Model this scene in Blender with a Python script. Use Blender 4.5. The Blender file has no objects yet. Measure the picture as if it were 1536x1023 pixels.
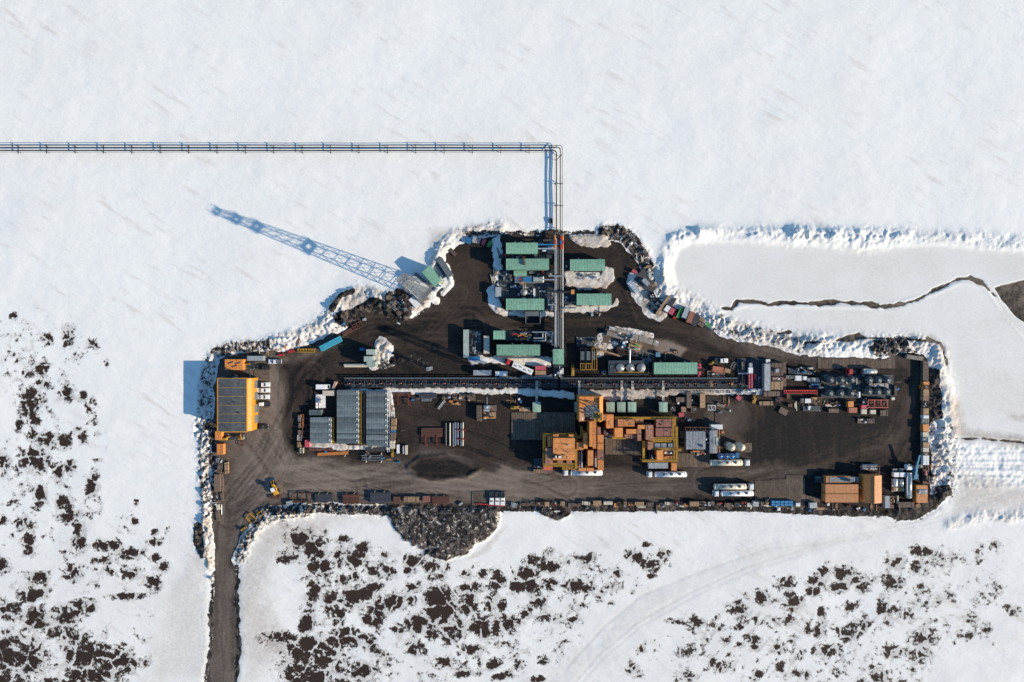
import bpy, math, random
import numpy as np
R_=math.radians
rnd=random.Random(7)
sc=bpy.context.scene
COL=sc.collection
CAMZ=307.0; PX=0.3
SUN_DIR=(0.934,-0.358); ELEV=24.0
# ------------------------------------------------------------------ materials
MATS={}
def nodes_of(m):
    m.use_nodes=True
    nt=m.node_tree; nt.nodes.clear()
    return nt,nt.nodes,nt.links
def mat(name,col,rough=.6,metal=0.,dirt=.35,grime=(.05,.04,.032),scale=.5,snow=0.,var=.12,rust=0.):
    if name in MATS: return MATS[name]
    m=bpy.data.materials.new(name); nt,N,L=nodes_of(m)
    out=N.new('ShaderNodeOutputMaterial'); b=N.new('ShaderNodeBsdfPrincipled'); L.new(b.outputs[0],out.inputs[0])
    tc=N.new('ShaderNodeTexCoord'); oi=N.new('ShaderNodeObjectInfo')
    add=N.new('ShaderNodeVectorMath'); add.operation='ADD'
    mul=N.new('ShaderNodeVectorMath'); mul.operation='SCALE'; mul.inputs['Scale'].default_value=40
    cmb=N.new('ShaderNodeCombineXYZ'); L.new(oi.outputs['Random'],cmb.inputs[0]); L.new(oi.outputs['Random'],cmb.inputs[1])
    L.new(cmb.outputs[0],mul.inputs[0]); L.new(tc.outputs['Object'],add.inputs[0]); L.new(mul.outputs[0],add.inputs[1])
    n1=N.new('ShaderNodeTexNoise'); n1.inputs['Scale'].default_value=scale; n1.inputs['Detail'].default_value=8; n1.inputs['Roughness'].default_value=.7
    L.new(add.outputs[0],n1.inputs['Vector'])
    n2=N.new('ShaderNodeTexNoise'); n2.inputs['Scale'].default_value=scale*5; n2.inputs['Detail'].default_value=4
    L.new(add.outputs[0],n2.inputs['Vector'])
    # per object value change
    hv=N.new('ShaderNodeHueSaturation'); hv.inputs['Color'].default_value=(*col,1)
    mr=N.new('ShaderNodeMapRange'); mr.inputs[3].default_value=1-var*1.3; mr.inputs[4].default_value=1+var
    L.new(oi.outputs['Random'],mr.inputs[0]); L.new(mr.outputs[0],hv.inputs['Value'])
    r1=N.new('ShaderNodeValToRGB'); r1.color_ramp.elements[0].position=.45; r1.color_ramp.elements[1].position=.72
    L.new(n1.outputs[0],r1.inputs[0])
    mm=N.new('ShaderNodeMath'); mm.operation='MULTIPLY'; mm.inputs[1].default_value=dirt; L.new(r1.outputs[0],mm.inputs[0])
    mx=N.new('ShaderNodeMixRGB'); mx.inputs[2].default_value=(*grime,1)
    L.new(mm.outputs[0],mx.inputs[0]); L.new(hv.outputs[0],mx.inputs[1]); last=mx.outputs[0]
    if rust>0:
        r3=N.new('ShaderNodeValToRGB'); r3.color_ramp.elements[0].position=.56; r3.color_ramp.elements[1].position=.64
        L.new(n2.outputs[0],r3.inputs[0])
        m4=N.new('ShaderNodeMath'); m4.operation='MULTIPLY'; m4.inputs[1].default_value=rust; L.new(r3.outputs[0],m4.inputs[0])
        x4=N.new('ShaderNodeMixRGB'); x4.inputs[2].default_value=(.16,.055,.025,1); L.new(m4.outputs[0],x4.inputs[0]); L.new(last,x4.inputs[1]); last=x4.outputs[0]
    if snow>0:
        geo=N.new('ShaderNodeNewGeometry'); sp=N.new('ShaderNodeSeparateXYZ'); L.new(geo.outputs['Normal'],sp.inputs[0])
        gt=N.new('ShaderNodeMath'); gt.operation='GREATER_THAN'; gt.inputs[1].default_value=.6; L.new(sp.outputs[2],gt.inputs[0])
        ns=N.new('ShaderNodeTexNoise'); ns.inputs['Scale'].default_value=.35; ns.inputs['Detail'].default_value=9; ns.inputs['Roughness'].default_value=.75
        L.new(tc.outputs['Object'],ns.inputs['Vector'])
        rs=N.new('ShaderNodeValToRGB'); rs.color_ramp.elements[0].position=.66-.3*snow; rs.color_ramp.elements[1].position=.70-.3*snow
        L.new(ns.outputs[0],rs.inputs[0])
        ml=N.new('ShaderNodeMath'); ml.operation='MULTIPLY'; L.new(gt.outputs[0],ml.inputs[0]); L.new(rs.outputs[0],ml.inputs[1])
        x5=N.new('ShaderNodeMixRGB'); x5.inputs[2].default_value=(.72,.70,.68,1); L.new(ml.outputs[0],x5.inputs[0]); L.new(last,x5.inputs[1]); last=x5.outputs[0]
    n6=N.new('ShaderNodeTexNoise'); n6.inputs['Scale'].default_value=1.1; n6.inputs['Detail'].default_value=6; n6.inputs['Roughness'].default_value=.75; L.new(add.outputs[0],n6.inputs['Vector'])
    m6=N.new('ShaderNodeMapRange'); m6.inputs[1].default_value=.36; m6.inputs[2].default_value=.62; m6.inputs[3].default_value=1-dirt*.75; m6.inputs[4].default_value=1.06; L.new(n6.outputs[0],m6.inputs[0])
    h6=N.new('ShaderNodeHueSaturation'); L.new(last,h6.inputs['Color']); L.new(m6.outputs[0],h6.inputs['Value']); last=h6.outputs[0]
    L.new(last,b.inputs['Base Color'])
    b.inputs['Roughness'].default_value=rough; b.inputs['Metallic'].default_value=metal
    MATS[name]=m; return m
GREEN=mat('mint_roof_sheet',(.22,.42,.29),.55,0,.42,(.15,.25,.19),.35,var=.12)
GREENW=mat('green_wall_sheet',(.16,.30,.22),.6)
ORANGE=mat('orange_paint',(.70,.275,.07),.55,0,.60,(.32,.15,.09),.5,var=.15,rust=.25)
ORANGE2=mat('bright_orange_paint',(.74,.29,.07),.55,0,.45,(.4,.16,.07),.4,var=.06)
BROWNO=mat('weathered_orange_paint',(.42,.19,.11),.65,0,.7,(.16,.10,.09),.6,var=.15,rust=.5)
YEL=mat('yellow_paint',(.48,.27,.03),.55,0,.5,(.2,.12,.03),.8,var=.1)
GOLD=mat('golden_cladding',(.66,.30,.025),.5,0,.45,(.35,.17,.04),.5,var=.03)
WHITE=mat('white_paint',(.80,.80,.77),.4,0,.25,(.4,.37,.33),.6,var=.04)
CREAM=mat('cream_paint',(.66,.60,.46),.5,0,.4,(.35,.28,.2),.6,var=.06)
GREY=mat('grey_steel',(.22,.24,.25),.5,.2,.5,(.08,.075,.07),.6,rust=.15)
LGREY=mat('light_grey_steel',(.42,.45,.46),.5,.2,.4,(.15,.14,.13),.6)
DARK=mat('dark_steel',(.035,.042,.05),.6,.1,.5,(.02,.02,.02),.6,snow=.16)
BLACK=mat('black_rubber',(.015,.015,.016),.8,0,.3)
GLASS=mat('dark_glass',(.01,.014,.02),.12,0,.1)
BLUE=mat('blue_paint',(.03,.17,.36),.45,0,.3,(.03,.05,.07),.6)
CYAN=mat('cyan_paint',(.06,.38,.50),.5,0,.4,(.05,.17,.24),.6,var=.03)
RED=mat('red_paint',(.50,.035,.03),.5,0,.4,(.13,.03,.02),.6)
PINK=mat('faded_red_paint',(.55,.10,.13),.5,0,.4,(.2,.05,.05),.6)
RBROWN=mat('rust_red_paint',(.15,.062,.04),.65,0,.6,(.07,.04,.03),.6)
TAN=mat('raw_timber',(.42,.27,.15),.8,0,.6,(.16,.10,.06),1.2,var=.25,snow=.08)
WOOD=mat('weathered_timber',(.19,.135,.10),.85,0,.7,(.07,.05,.04),1.0,var=.18)
MATW=mat('matting_timber',(.185,.14,.10),.9,0,.65,(.06,.045,.036),.4,var=.12)
STEELT=mat('stainless_tank',(.62,.60,.56),.28,.8,.3,(.2,.18,.15),.6)
MODUL=mat('blue_grey_module_roof',(.125,.16,.17),.6,0,.45,(.24,.25,.23),.35,var=.30)
ROOFD=mat('dark_roof_membrane',(.105,.11,.115),.7,0,.7,(.045,.046,.05),.3,var=.02)
DECK=mat('dark_deck_plate',(.045,.055,.065),.6,.1,.6,(.02,.024,.03),.5,snow=.22)
PIPE=mat('grey_pipe_coating',(.10,.10,.11),.5,.3,.4)
PIPEL=mat('insulated_pipe_jacket',(.50,.53,.54),.4,.5,.3,(.25,.24,.22),.5)
PIPED=mat('dark_pipeline_coating',(.035,.033,.035),.5,.2,.3)
PIPEB=mat('blue_grey_casing',(.16,.19,.25),.4,.5,.4)
GREENC=mat('bright_green_paint',(.06,.30,.07),.5,0,.4)
SNOWM=mat('settled_snow',(.78,.77,.75),.8,0,.3,(.5,.42,.34),.6,var=.02)
CMATS={}
# ------------------------------------------------------------------ mesh helpers
SPLIT={'post','bearer','strap','skid_beam','leg','support','support_post','cross_beam','side_rail','stand','bent'}
class MB:
    def __init__(s): s.v=[]; s.f=[]; s.pc=[]
    def box(s,x0,y0,z0,x1,y1,z1):
        s.pc.append((len(s.v),len(s.f)))
        n=len(s.v)
        s.v+=[(x0,y0,z0),(x1,y0,z0),(x1,y1,z0),(x0,y1,z0),(x0,y0,z1),(x1,y0,z1),(x1,y1,z1),(x0,y1,z1)]
        s.f+=[(n,n+3,n+2,n+1),(n+4,n+5,n+6,n+7),(n,n+1,n+5,n+4),(n+1,n+2,n+6,n+5),(n+2,n+3,n+7,n+6),(n+3,n,n+4,n+7)]
        return s
    def cb(s,cx,cy,z0,sx,sy,h,rot=0):
        n=len(s.v); c,t=math.cos(rot),math.sin(rot); s.pc.append((len(s.v),len(s.f)))
        for z in (z0,z0+h):
            for dx,dy in ((-.5,-.5),(.5,-.5),(.5,.5),(-.5,.5)):
                x,y=dx*sx,dy*sy; s.v.append((cx+x*c-y*t,cy+x*t+y*c,z))
        s.f+=[(n,n+3,n+2,n+1),(n+4,n+5,n+6,n+7),(n,n+1,n+5,n+4),(n+1,n+2,n+6,n+5),(n+2,n+3,n+7,n+6),(n+3,n,n+4,n+7)]
        return s
    def fr(s,p0,p1,r0,r1=None,n=12):
        if r1 is None: r1=r0
        d=[p1[i]-p0[i] for i in range(3)]; l=math.sqrt(sum(c*c for c in d)) or 1e-6; d=[c/l for c in d]
        a=(0,0,1) if abs(d[2])<.9 else (1,0,0)
        u=(d[1]*a[2]-d[2]*a[1],d[2]*a[0]-d[0]*a[2],d[0]*a[1]-d[1]*a[0]); lu=math.sqrt(sum(c*c for c in u)); u=[c/lu for c in u]
        w=(d[1]*u[2]-d[2]*u[1],d[2]*u[0]-d[0]*u[2],d[0]*u[1]-d[1]*u[0])
        b=len(s.v); s.pc.append((b,len(s.f)))
        for p,r in ((p0,r0),(p1,r1)):
            for k in range(n):
                t=2*math.pi*(k+.5)/n; c,q=math.cos(t)*r,math.sin(t)*r
                s.v.append(tuple(p[i]+u[i]*c+w[i]*q for i in range(3)))
        for k in range(n):
            j=(k+1)%n; s.f.append((b+k,b+j,b+n+j,b+n+k))
        s.f.append(tuple(b+k for k in range(n-1,-1,-1))); s.f.append(tuple(b+n+k for k in range(n)))
        return s
    def bar(s,p0,p1,w=.1): return s.fr(p0,p1,w*.707,w*.707,4)
    def path(s,pts,r,n=8):
        for a,b in zip(pts,pts[1:]): s.fr(a,b,r,r,n)
        return s
    def extr(s,prof,x0,x1,axis='x'):
        # profile in (y,z) extruded along x (or (x,z) along y)
        b=len(s.v); n=len(prof)
        for q in (x0,x1):
            for a,z in prof: s.v.append((q,a,z) if axis=='x' else (a,q,z))
        for k in range(n):
            j=(k+1)%n; s.f.append((b+k,b+j,b+n+j,b+n+k))
        s.f.append(tuple(b+k for k in range(n-1,-1,-1))); s.f.append(tuple(b+n+k for k in range(n)))
        return s
    def dome(s,c,r,h,n=14,m=4):
        pr=r;pz=0
        for k in range(1,m+1):
            t=k/m*math.pi/2; nr=r*math.cos(t); nz=h*math.sin(t)
            s.fr((c[0],c[1],c[2]+pz),(c[0],c[1],c[2]+nz),pr,max(nr,.02),n); pr,pz=nr,nz
        return s
    def build(s,name,m,parent=None,smooth=False):
        if name in SPLIT and len(s.pc)>1 and len(s.pc)<60:
            pc=s.pc+[(len(s.v),len(s.f))]; o=None
            for (a,fa),(b,fb) in zip(pc,pc[1:]):
                q=MB(); q.v=s.v[a:b]; q.f=[tuple(i-a for i in f) for f in s.f[fa:fb]]; o=q.build(name,m,parent,smooth)
            return o
        me=bpy.data.meshes.new(name); me.from_pydata(s.v,[],s.f)
        me.materials.append(m)
        if smooth:
            me.polygons.foreach_set('use_smooth',[len(p.vertices)==4 for p in me.polygons])
        me.update()
        o=bpy.data.objects.new(name,me); COL.objects.link(o)
        if parent is not None: o.parent=parent
        return o
def recalc(o):
    import bmesh
    bm=bmesh.new(); bm.from_mesh(o.data); bmesh.ops.recalc_face_normals(bm,faces=bm.faces); bm.to_mesh(o.data); bm.free()
def tag(o,label,cat,group=None):
    o['label']=label; o['category']=cat
    if group: o['group']=group
    return o
def thing(name,label,cat,x,y,z=0,rot=0,group=None):
    o=bpy.data.objects.new(name,None); o.empty_display_size=.5; COL.objects.link(o)
    o.location=(x,y,z); o.rotation_euler=(0,0,R_(rot)); return tag(o,label,cat,group)
def dup(root,x,y,z,rot,label,group=None):
    r=root.copy(); COL.objects.link(r); r.location=(x,y,z); r.rotation_euler=(0,0,R_(rot)); r['label']=label
    if group: r['group']=group
    for ch in list(root.children):
        c=ch.copy(); COL.objects.link(c); c.parent=r
        for g in ch.children:
            d=g.copy(); COL.objects.link(d); d.parent=c
    return r
def W(px,py,h=0):
    k=1-h/CAMZ; return ((px-768)*PX*k,(511.5-py)*PX*k)
def R(x0,y0,x1,y1):
    w,h=x1-x0,y1-y0
    if w>=h: return ((x0+x1)/2,(y0+y1)/2,w,h,0)
    return ((x0+x1)/2,(y0+y1)/2,h,w,90)
def pl(s,h):
    k=1-h/CAMZ; x,y=W(s[0],s[1],h); return x,y,s[2]*PX*k,s[3]*PX*k,s[4]
ONES='first second third fourth fifth sixth seventh eighth ninth tenth eleventh twelfth thirteenth fourteenth fifteenth sixteenth seventeenth eighteenth nineteenth twentieth'.split()
def ordn(n):
    if n<=20: return ONES[n-1]
    t={2:'twenty',3:'thirty',4:'forty',5:'fifty'}[n//10]
    if n%10==0: return {3:'thirtieth',4:'fortieth',5:'fiftieth'}[n//10]
    return t+'-'+ONES[n%10-1]
# ------------------------------------------------------------------ terrain
def vnoise(x,y,seed):
    rs=np.random.RandomState(seed); T=rs.rand(256,256).astype(np.float32)
    xi=np.floor(x).astype(np.int64); yi=np.floor(y).astype(np.int64); fx=(x-xi); fy=(y-yi)
    fx=fx*fx*(3-2*fx); fy=fy*fy*(3-2*fy); x0=xi&255; x1=(xi+1)&255; y0=yi&255; y1=(yi+1)&255
    return (T[y0,x0]*(1-fx)+T[y0,x1]*fx)*(1-fy)+(T[y1,x0]*(1-fx)+T[y1,x1]*fx)*fy
def fbm(x,y,per,seed,oct=4,g=.5):
    s=0;a=1;t=0;c,q=math.cos(.6),math.sin(.6)
    for k in range(oct):
        s=s+a*vnoise(x/per+17*k,y/per+9*k,seed+k); t+=a; a*=g; per*=.5; x,y=x*c-y*q,x*q+y*c
    return s/t*2-1
STEP=.45
def axis(half,far):
    c=np.arange(-half,half+STEP/2,STEP); o=[];v=half;d=STEP
    while v<far:
        d*=1.35; v+=d; o.append(v)
    o=np.array(o); return np.concatenate([-o[::-1],c,o])
xs=axis(246,2600); ys=axis(166,2600)
X,Y=np.meshgrid(xs,ys)
def topx(p): return (np.array([q[0] for q in p],float)-768)*PX,(511.5-np.array([q[1] for q in p],float))*PX
def win(x0,y0,x1,y1):
    i0,i1=np.searchsorted(xs,[x0,x1]); j0,j1=np.searchsorted(ys,[y0,y1]); return slice(j0,j1),slice(i0,i1)
def segdist(px_,py_,closed,pad=40):
    """distance to polyline inside window; returns window, dist"""
    n=len(px_); sl=win(px_.min()-pad,py_.min()-pad,px_.max()+pad,py_.max()+pad)
    x=X[sl];y=Y[sl]; d=np.full(x.shape,1e9)
    for i in range(n if closed else n-1):
        ax,ay=px_[i],py_[i]; bx,by=px_[(i+1)%n],py_[(i+1)%n]
        dx,dy=bx-ax,by-ay; t=np.clip(((x-ax)*dx+(y-ay)*dy)/(dx*dx+dy*dy+1e-9),0,1)
        d=np.minimum(d,(x-ax-t*dx)**2+(y-ay-t*dy)**2)
    return sl,np.sqrt(d)
def sdf(pts,pad=25):
    a,b=topx(pts); sl,d=segdist(a,b,True,pad); x=X[sl];y=Y[sl]; ins=np.zeros(x.shape,bool); n=len(a)
    for i in range(n):
        j=(i+1)%n
        if a[i]==a[j] and b[i]==b[j]: continue
        c=((b[i]>y)!=(b[j]>y)); ins^= c&(x<(a[j]-a[i])*(y-b[i])/((b[j]-b[i]) or 1e-9)+a[i])
    return sl,np.where(ins,d,-d)
def line(pts,pad=20):
    a,b=topx(pts); return segdist(a,b,False,pad)
def sm(v,a,b):
    t=np.clip((v-a)/(b-a),0,1); return t*t*(3-2*t)
n_a=fbm(X,Y,9,11,4); n_b=fbm(X,Y,3,31,3); n_c=fbm(X,Y,30,51,4); n_d=fbm(X,Y,1.6,71,2); n_f=fbm(X,Y,1.0,431,1)
Z=np.zeros(X.shape); PADM=np.full(X.shape,0.); TUN=np.full(X.shape,0.); SD=np.zeros(X.shape); DEB=np.zeros(X.shape)
TONE=np.zeros(X.shape); SMO=np.zeros(X.shape); STRK=np.zeros(X.shape)
PAD=[(665,398),(668,378),(690,362),(720,351),(770,353),(835,350),(880,353),(925,357),(952,374),(966,398),(984,425),(1012,450),(1050,478),(1080,494),(1120,506),(1180,520),(1230,530),(1300,531),(1360,526),(1396,532),(1404,570),(1407,620),(1409,680),(1408,730),(1402,757),(1380,776),(1345,779),(1332,768),(1240,766),(1150,761),(1000,759),(860,762),(760,761),(700,763),(600,760),(500,757),(425,762),(395,774),(372,796),(357,828),(353,880),(356,960),(355,1000),(351,1023),(346,1050),(300,1050),(309,1023),(317,992),(320,960),(320,900),(321,830),(319,780),(314,700),(310,650),(312,600),(318,560),(326,535),(350,524),(400,521),(440,513),(482,499),(522,482),(560,464),(585,470),(606,482),(640,464),(664,440),(684,420)]
sl,d=sdf(PAD,60); PADM[:]=-30.; PADM[sl]=d+n_a[sl]*1.2+n_b[sl]*.9
pad_in=sm(PADM,-1.0,.6)
Z+= (1-sm(PADM,-3.5,.6))*.45+ (1-pad_in)*(n_c*.35+n_a*.08+n_b*.02); Z+=pad_in*(n_a*.05)
# tundra
EL=[(21,474,6,5),(71,508,11,9),(104,505,9,20),(139,516,8,7),(39,560,6,9),(63,554,13,12),(67,577,12,7),(161,545,4,6),(102,589,10,10),(126,594,7,7),(46,605,17,21),(51,628,10,14),(30,635,6,10),(48,655,9,9),(74,659,14,10),(98,662,9,10),(126,654,8,10),(48,685,18,18),(63,693,12,13),(88,706,10,13),(106,699,10,11),(147,690,6,5),(140,725,8,17),(61,742,13,16),(96,752,14,11),(104,773,18,9),(31,785,12,12),(43,813,10,18),(120,807,9,22),(162,817,22,7),(194,829,20,11),(157,839,14,5),(198,860,13,9),(164,857,6,5),(231,874,16,14),(244,849,12,8),(233,836,10,8),(232,796,5,5),(231,813,9,5),(203,783,5,5),(205,753,3,4),(63,862,12,8),(108,858,14,11),(6,690,9,12),(6,780,8,9),(3,850,10,15),(14,912,20,16),(52,895,24,14),(57,925,15,20),(92,922,18,16),(122,910,20,18),(105,955,32,18),(46,985,30,30),(8,985,18,32),(137,980,42,18),(176,990,32,18),(137,1012,42,14),(190,892,28,6),(20,1030,40,20),(100,1035,60,20),
(429,787,9,6,.7),(449,813,17,15),(431,835,16,10),(473,827,24,22),(480,849,20,15),(508,831,10,18),(513,809,10,6),(533,838,15,13),(544,820,9,9),(515,868,10,7),(530,862,8,9),(562,851,15,13),(586,858,14,8),(560,880,10,6),(577,833,14,8,.72),(619,840,19,9),(613,855,10,8),(648,848,12,8),(671,848,5,7),(619,880,16,10),(533,891,20,12),(573,911,20,15),(595,900,15,12),(617,900,9,9),(657,897,22,18),(661,918,28,15),(699,858,7,5),(723,860,6,6),(748,873,14,11),(741,857,8,4),(704,882,18,10),(704,906,12,14),(739,902,14,14),(752,909,9,7),(799,840,12,9),(821,826,8,6),(823,849,16,9),(792,860,16,10),(774,880,12,12),(792,880,14,13),(821,875,12,8),(861,880,13,8),(883,882,12,8),(868,838,25,9,.75),(471,886,12,18),(497,900,16,22),(508,922,18,20),(553,933,22,12),(597,942,10,7),(624,935,14,16),(646,948,11,12),(679,944,17,18),(675,957,14,9),(715,937,14,18),(726,939,8,18),(745,939,8,14),(763,933,16,12),(788,917,11,10),(808,900,14,12),(621,970,17,12),(559,959,18,20),(460,933,13,18),(431,957,30,9),(460,973,36,20),(486,991,42,20),(460,1012,40,16),(522,955,32,18),(537,1002,30,12),(668,991,15,10,.8),(712,973,18,9),(741,997,13,9),(690,1010,11,5),(755,1013,18,6),(774,991,12,9),(792,979,8,6),(814,991,10,7),(814,1019,16,5),(814,926,18,8,.8),(858,931,16,8,.75),(876,966,8,7,.8),(756,966,16,5,.72),(480,1035,60,20),
(878,837,20,8,.85),(952,833,13,10),(968,817,8,5),(996,830,8,8),(974,846,12,9),(924,857,9,6,.85),(977,864,6,4),(884,881,11,8),(948,888,6,5),(917,903,6,4),(873,907,10,7,.75),(917,940,6,4),(873,965,10,8,.8),(1012,931,11,4),(1040,934,14,11,.85),(1142,892,11,10,.85),(1177,873,18,9),(1234,855,10,8),(1221,872,18,7),(1216,885,13,9),(1265,858,13,9),(1258,881,16,8),(1293,875,17,16,.85),(1346,841,18,14,.9),(1379,827,15,7,1.1),(1373,852,13,12),(1342,872,20,13),(1379,881,14,10,.75),(1410,841,12,12,.72),(1494,817,12,10,.75),(1106,914,17,15,.9),(1168,901,14,8,.75),(1190,901,15,12),(1183,929,10,8),(1230,918,8,9,.9),(1274,910,17,12,.85),(1327,914,20,14,.9),(1362,921,9,12,.85),(1106,940,10,5),(1133,929,6,9,.9),(1160,929,5,6,.9),(1293,938,20,14),(1225,943,22,12,.88),(1265,949,14,10),(1388,956,24,12,.85),(1452,928,14,8,.9),(1476,940,9,11,.85),(1516,916,12,9,.78),(1423,892,12,12,.75),(1164,969,15,13,.9),(1188,958,10,10,.85),(1128,958,10,6),(1128,971,9,5),(1027,978,17,11,.8),(961,973,9,9,.78),(1243,976,30,14,.85),(1338,976,22,12,.85),(1379,980,18,14,.78),(1080,1000,16,12,.76),(1135,1011,10,10,.9),(1168,1002,12,12,.82),(1203,1008,14,7,.9),(1032,1015,16,12,.85),(948,1000,8,10,.8),(957,1011,10,8,.8),(1252,1006,12,10,.75),(1287,1020,8,6,.9),(1322,1011,14,10,.72),(1106,967,9,6,.8),(1090,958,10,10,.75)]
for e in EL:
    cx,cy,rx,ry=e[:4]; s=e[4] if len(e)>4 else 1.
    x,y=(cx-768)*PX,(511.5-cy)*PX; rx*=PX*1.12; ry*=PX*1.12
    w=win(x-rx*2.2,y-ry*2.2,x+rx*2.2,y+ry*2.2)
    r=np.sqrt(((X[w]-x)/rx)**2+((Y[w]-y)/ry)**2)
    q=(1.0-r*.5)*s          # .5 at the rim
    TUN[w]=np.maximum(TUN[w],q)
def reg(pts,soft=9):
    sl,d=sdf(pts,40); m=np.zeros(X.shape); m[sl]=sm(d+n_a[sl]*4,-soft,soft); return m
RG=np.maximum.reduce([reg([(-20,470),(60,470),(150,500),(160,640),(170,760),(250,790),(270,880),(235,960),(215,1045),(-20,1045)]),
 reg([(415,790),(520,795),(680,835),(800,815),(905,830),(1005,820),(1010,860),(900,930),(850,1000),(800,1045),(430,1045),(400,960),(450,900)]),
 reg([(940,1045),(950,980),(1040,920),(1160,870),(1240,835),(1390,815),(1500,805),(1530,880),(1480,960),(1400,1010),(1380,1045)])])
sc_=fbm(X,Y,7,301,4,.6)+.5*fbm(X,Y,2.2,311,3,.6)
TUN=np.maximum(TUN,RG*(np.where(X<-150,.25,.32)+.40*sc_))
far=(np.abs(X)>232)|(np.abs(Y)>155)
TUN=np.where(far&(Y<-20),np.maximum(TUN,.42+.25*n_c),TUN)
# snow veins through tundra patches: cell borders
cells=None
n_e=fbm(X,Y,1.1,171,2)
TUN=np.where((TUN>.28)&(TUN<.46),TUN*.5+.23,TUN)
TUN+=np.where(TUN>.02,n_a*.18+n_b*.22+n_d*.14+n_e*.10,0)
for tr in ([(40,905),(110,895),(165,888),(230,884)],[(70,965),(120,940),(170,915),(250,888)],[(75,972),(125,946),(176,920),(255,893)],[(700,1030),(760,1000),(830,960),(900,930)],[(690,1030),(752,1000),(824,958)],[(1045,1030),(1100,960),(1160,905),(1200,890)],[(1290,960),(1340,900),(1385,850)],[(1200,1030),(1215,960),(1225,900)],[(600,870),(601,800),(602,880)],[(640,1000),(560,960),(500,900)],[(665,1010),(600,985),(540,930)]):
    w,d=line(tr); TUN[w]-=.28*np.exp(-(d/1.0)**2)
Z-=sm(TUN,.35,.75)*(1-pad_in)*.10
# smooth packed lane lower right & ponds
def poly_mask(pts,soft=2.,pad=25,wob=.8):
    sl,d=sdf(pts,pad); m=np.zeros(X.shape); m[sl]=sm(d+n_a[sl]*wob+n_b[sl]*wob*.5,-soft,soft); return m
lane=poly_mask([(830,1045),(900,985),(960,935),(1040,895),(1130,855),(1260,815),(1400,780),(1545,735),(1545,720),(1420,740),(1395,785),(1300,800),(1150,815),(1050,850),(960,885),(900,935),(850,985),(790,1045)],2.5)
pond=poly_mask([(1018,372),(1040,362),(1150,364),(1250,372),(1400,368),(1545,378),(1545,520),(1500,470),(1480,430),(1440,424),(1400,440),(1320,460),(1120,455),(1080,465),(1055,462),(1015,435),(1008,400)],1.5,wob=.3)
pond2=poly_mask([(1075,470),(1120,460),(1320,463),(1400,442),(1440,424),(1475,432),(1545,520),(1545,655),(1440,655),(1425,600),(1420,530),(1380,512),(1290,508),(1200,510),(1130,495)],1.5,wob=.3)
SMO=np.maximum(lane*.45,np.maximum(pond,pond2*.7)); Z=Z*(1-np.maximum(pond,pond2*.7)*.75)+lane*n_b*.03
SD+=lane*.07*(1+n_a)+pond*.15*(1+n_c*.6+n_a*.4)+.15*pond2*(1+n_c*.6+n_a*.4)+.09*sm(-Y,55,100)*(1+n_a)+.04*(1+n_c)
for tr in ([(1545,728),(1400,782),(1260,812),(1130,853),(1040,893),(960,938),(905,985),(850,1045)],[(1545,724),(1400,776),(1255,806),(1125,847),(1035,887),(955,932),(898,980),(842,1045)],[(1400,790),(1300,806),(1150,822),(1050,856),(960,893),(902,942),(850,1000)]):
    w,d=line(tr); d=d+n_c[w]*1.0; Z[w]-=.06*np.exp(-(d/.6)**2); SD[w]+=.06*np.exp(-(d/.8)**2)
TUN-=lane*.6
# dirt spots / dirty snow
def spot(pts,val,soft=2.,wob=1.5): 
    global SD
    SD=np.maximum(SD,val*poly_mask(pts,soft,wob=wob))
deep=np.zeros(X.shape)
for pts,s in (([(1490,432),(1545,418),(1545,492),(1518,470),(1502,450)],.6),([(1240,512),(1262,505),(1288,497),(1300,508),(1270,514)],.5),([(1168,500),(1183,495),(1190,499),(1180,502)],.5)):
    deep=np.maximum(deep,poly_mask(pts,s,wob=.6))
def stroke(pts,w,v,wob=.8):
    global deep
    sl,d=line(pts); t=sm(w-d+n_b[sl]*wob+n_a[sl]*wob*.5,-.5,.5)*v; deep[sl]=np.maximum(deep[sl],t)
stroke([(1082,462),(1096,464),(1106,452),(1140,453),(1152,458),(1170,454),(1222,456),(1260,453),(1300,456),(1312,460),(1340,459),(1375,450),(1400,436),(1435,419),(1456,417),(1476,428),(1492,444)],.75,1.)
stroke([(1215,456),(1250,454)],1.1,1.); stroke([(1295,455),(1315,459)],1.2,1.); stroke([(1455,417),(1470,424)],1.3,1.)
stroke([(1205,514),(1240,512),(1300,507),(1350,508),(1400,512)],.5,.8); stroke([(1430,657),(1470,658),(1545,664)],.6,.75)
stroke([(1390,508),(1410,515),(1418,545)],.9,.6)
spot([(1415,590),(1435,600),(1450,640),(1545,655),(1545,668),(1420,660)],.75,4,3)
spot([(1500,615),(1545,620),(1545,635),(1510,630)],.6,3,2)
spot([(1200,505),(1400,503),(1425,520),(1420,540),(1395,522),(1200,520)],.5,2,2)
spot([(358,830),(400,775),(520,765),(600,775),(500,790),(420,830),(400,900),(440,960),(370,1040),(355,900)],.5,8,5)
spot([(240,880),(318,800),(320,1030),(220,1030)],.35,10,6)
spot([(700,840),(745,800),(760,790),(730,830),(690,842)],.5,2,2)
spot([(640,345),(740,338),(760,350),(680,356),(650,390)],.4,2,2)
spot([(1430,700),(1545,735),(1545,765),(1430,770)],.5,5,3)
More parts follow.
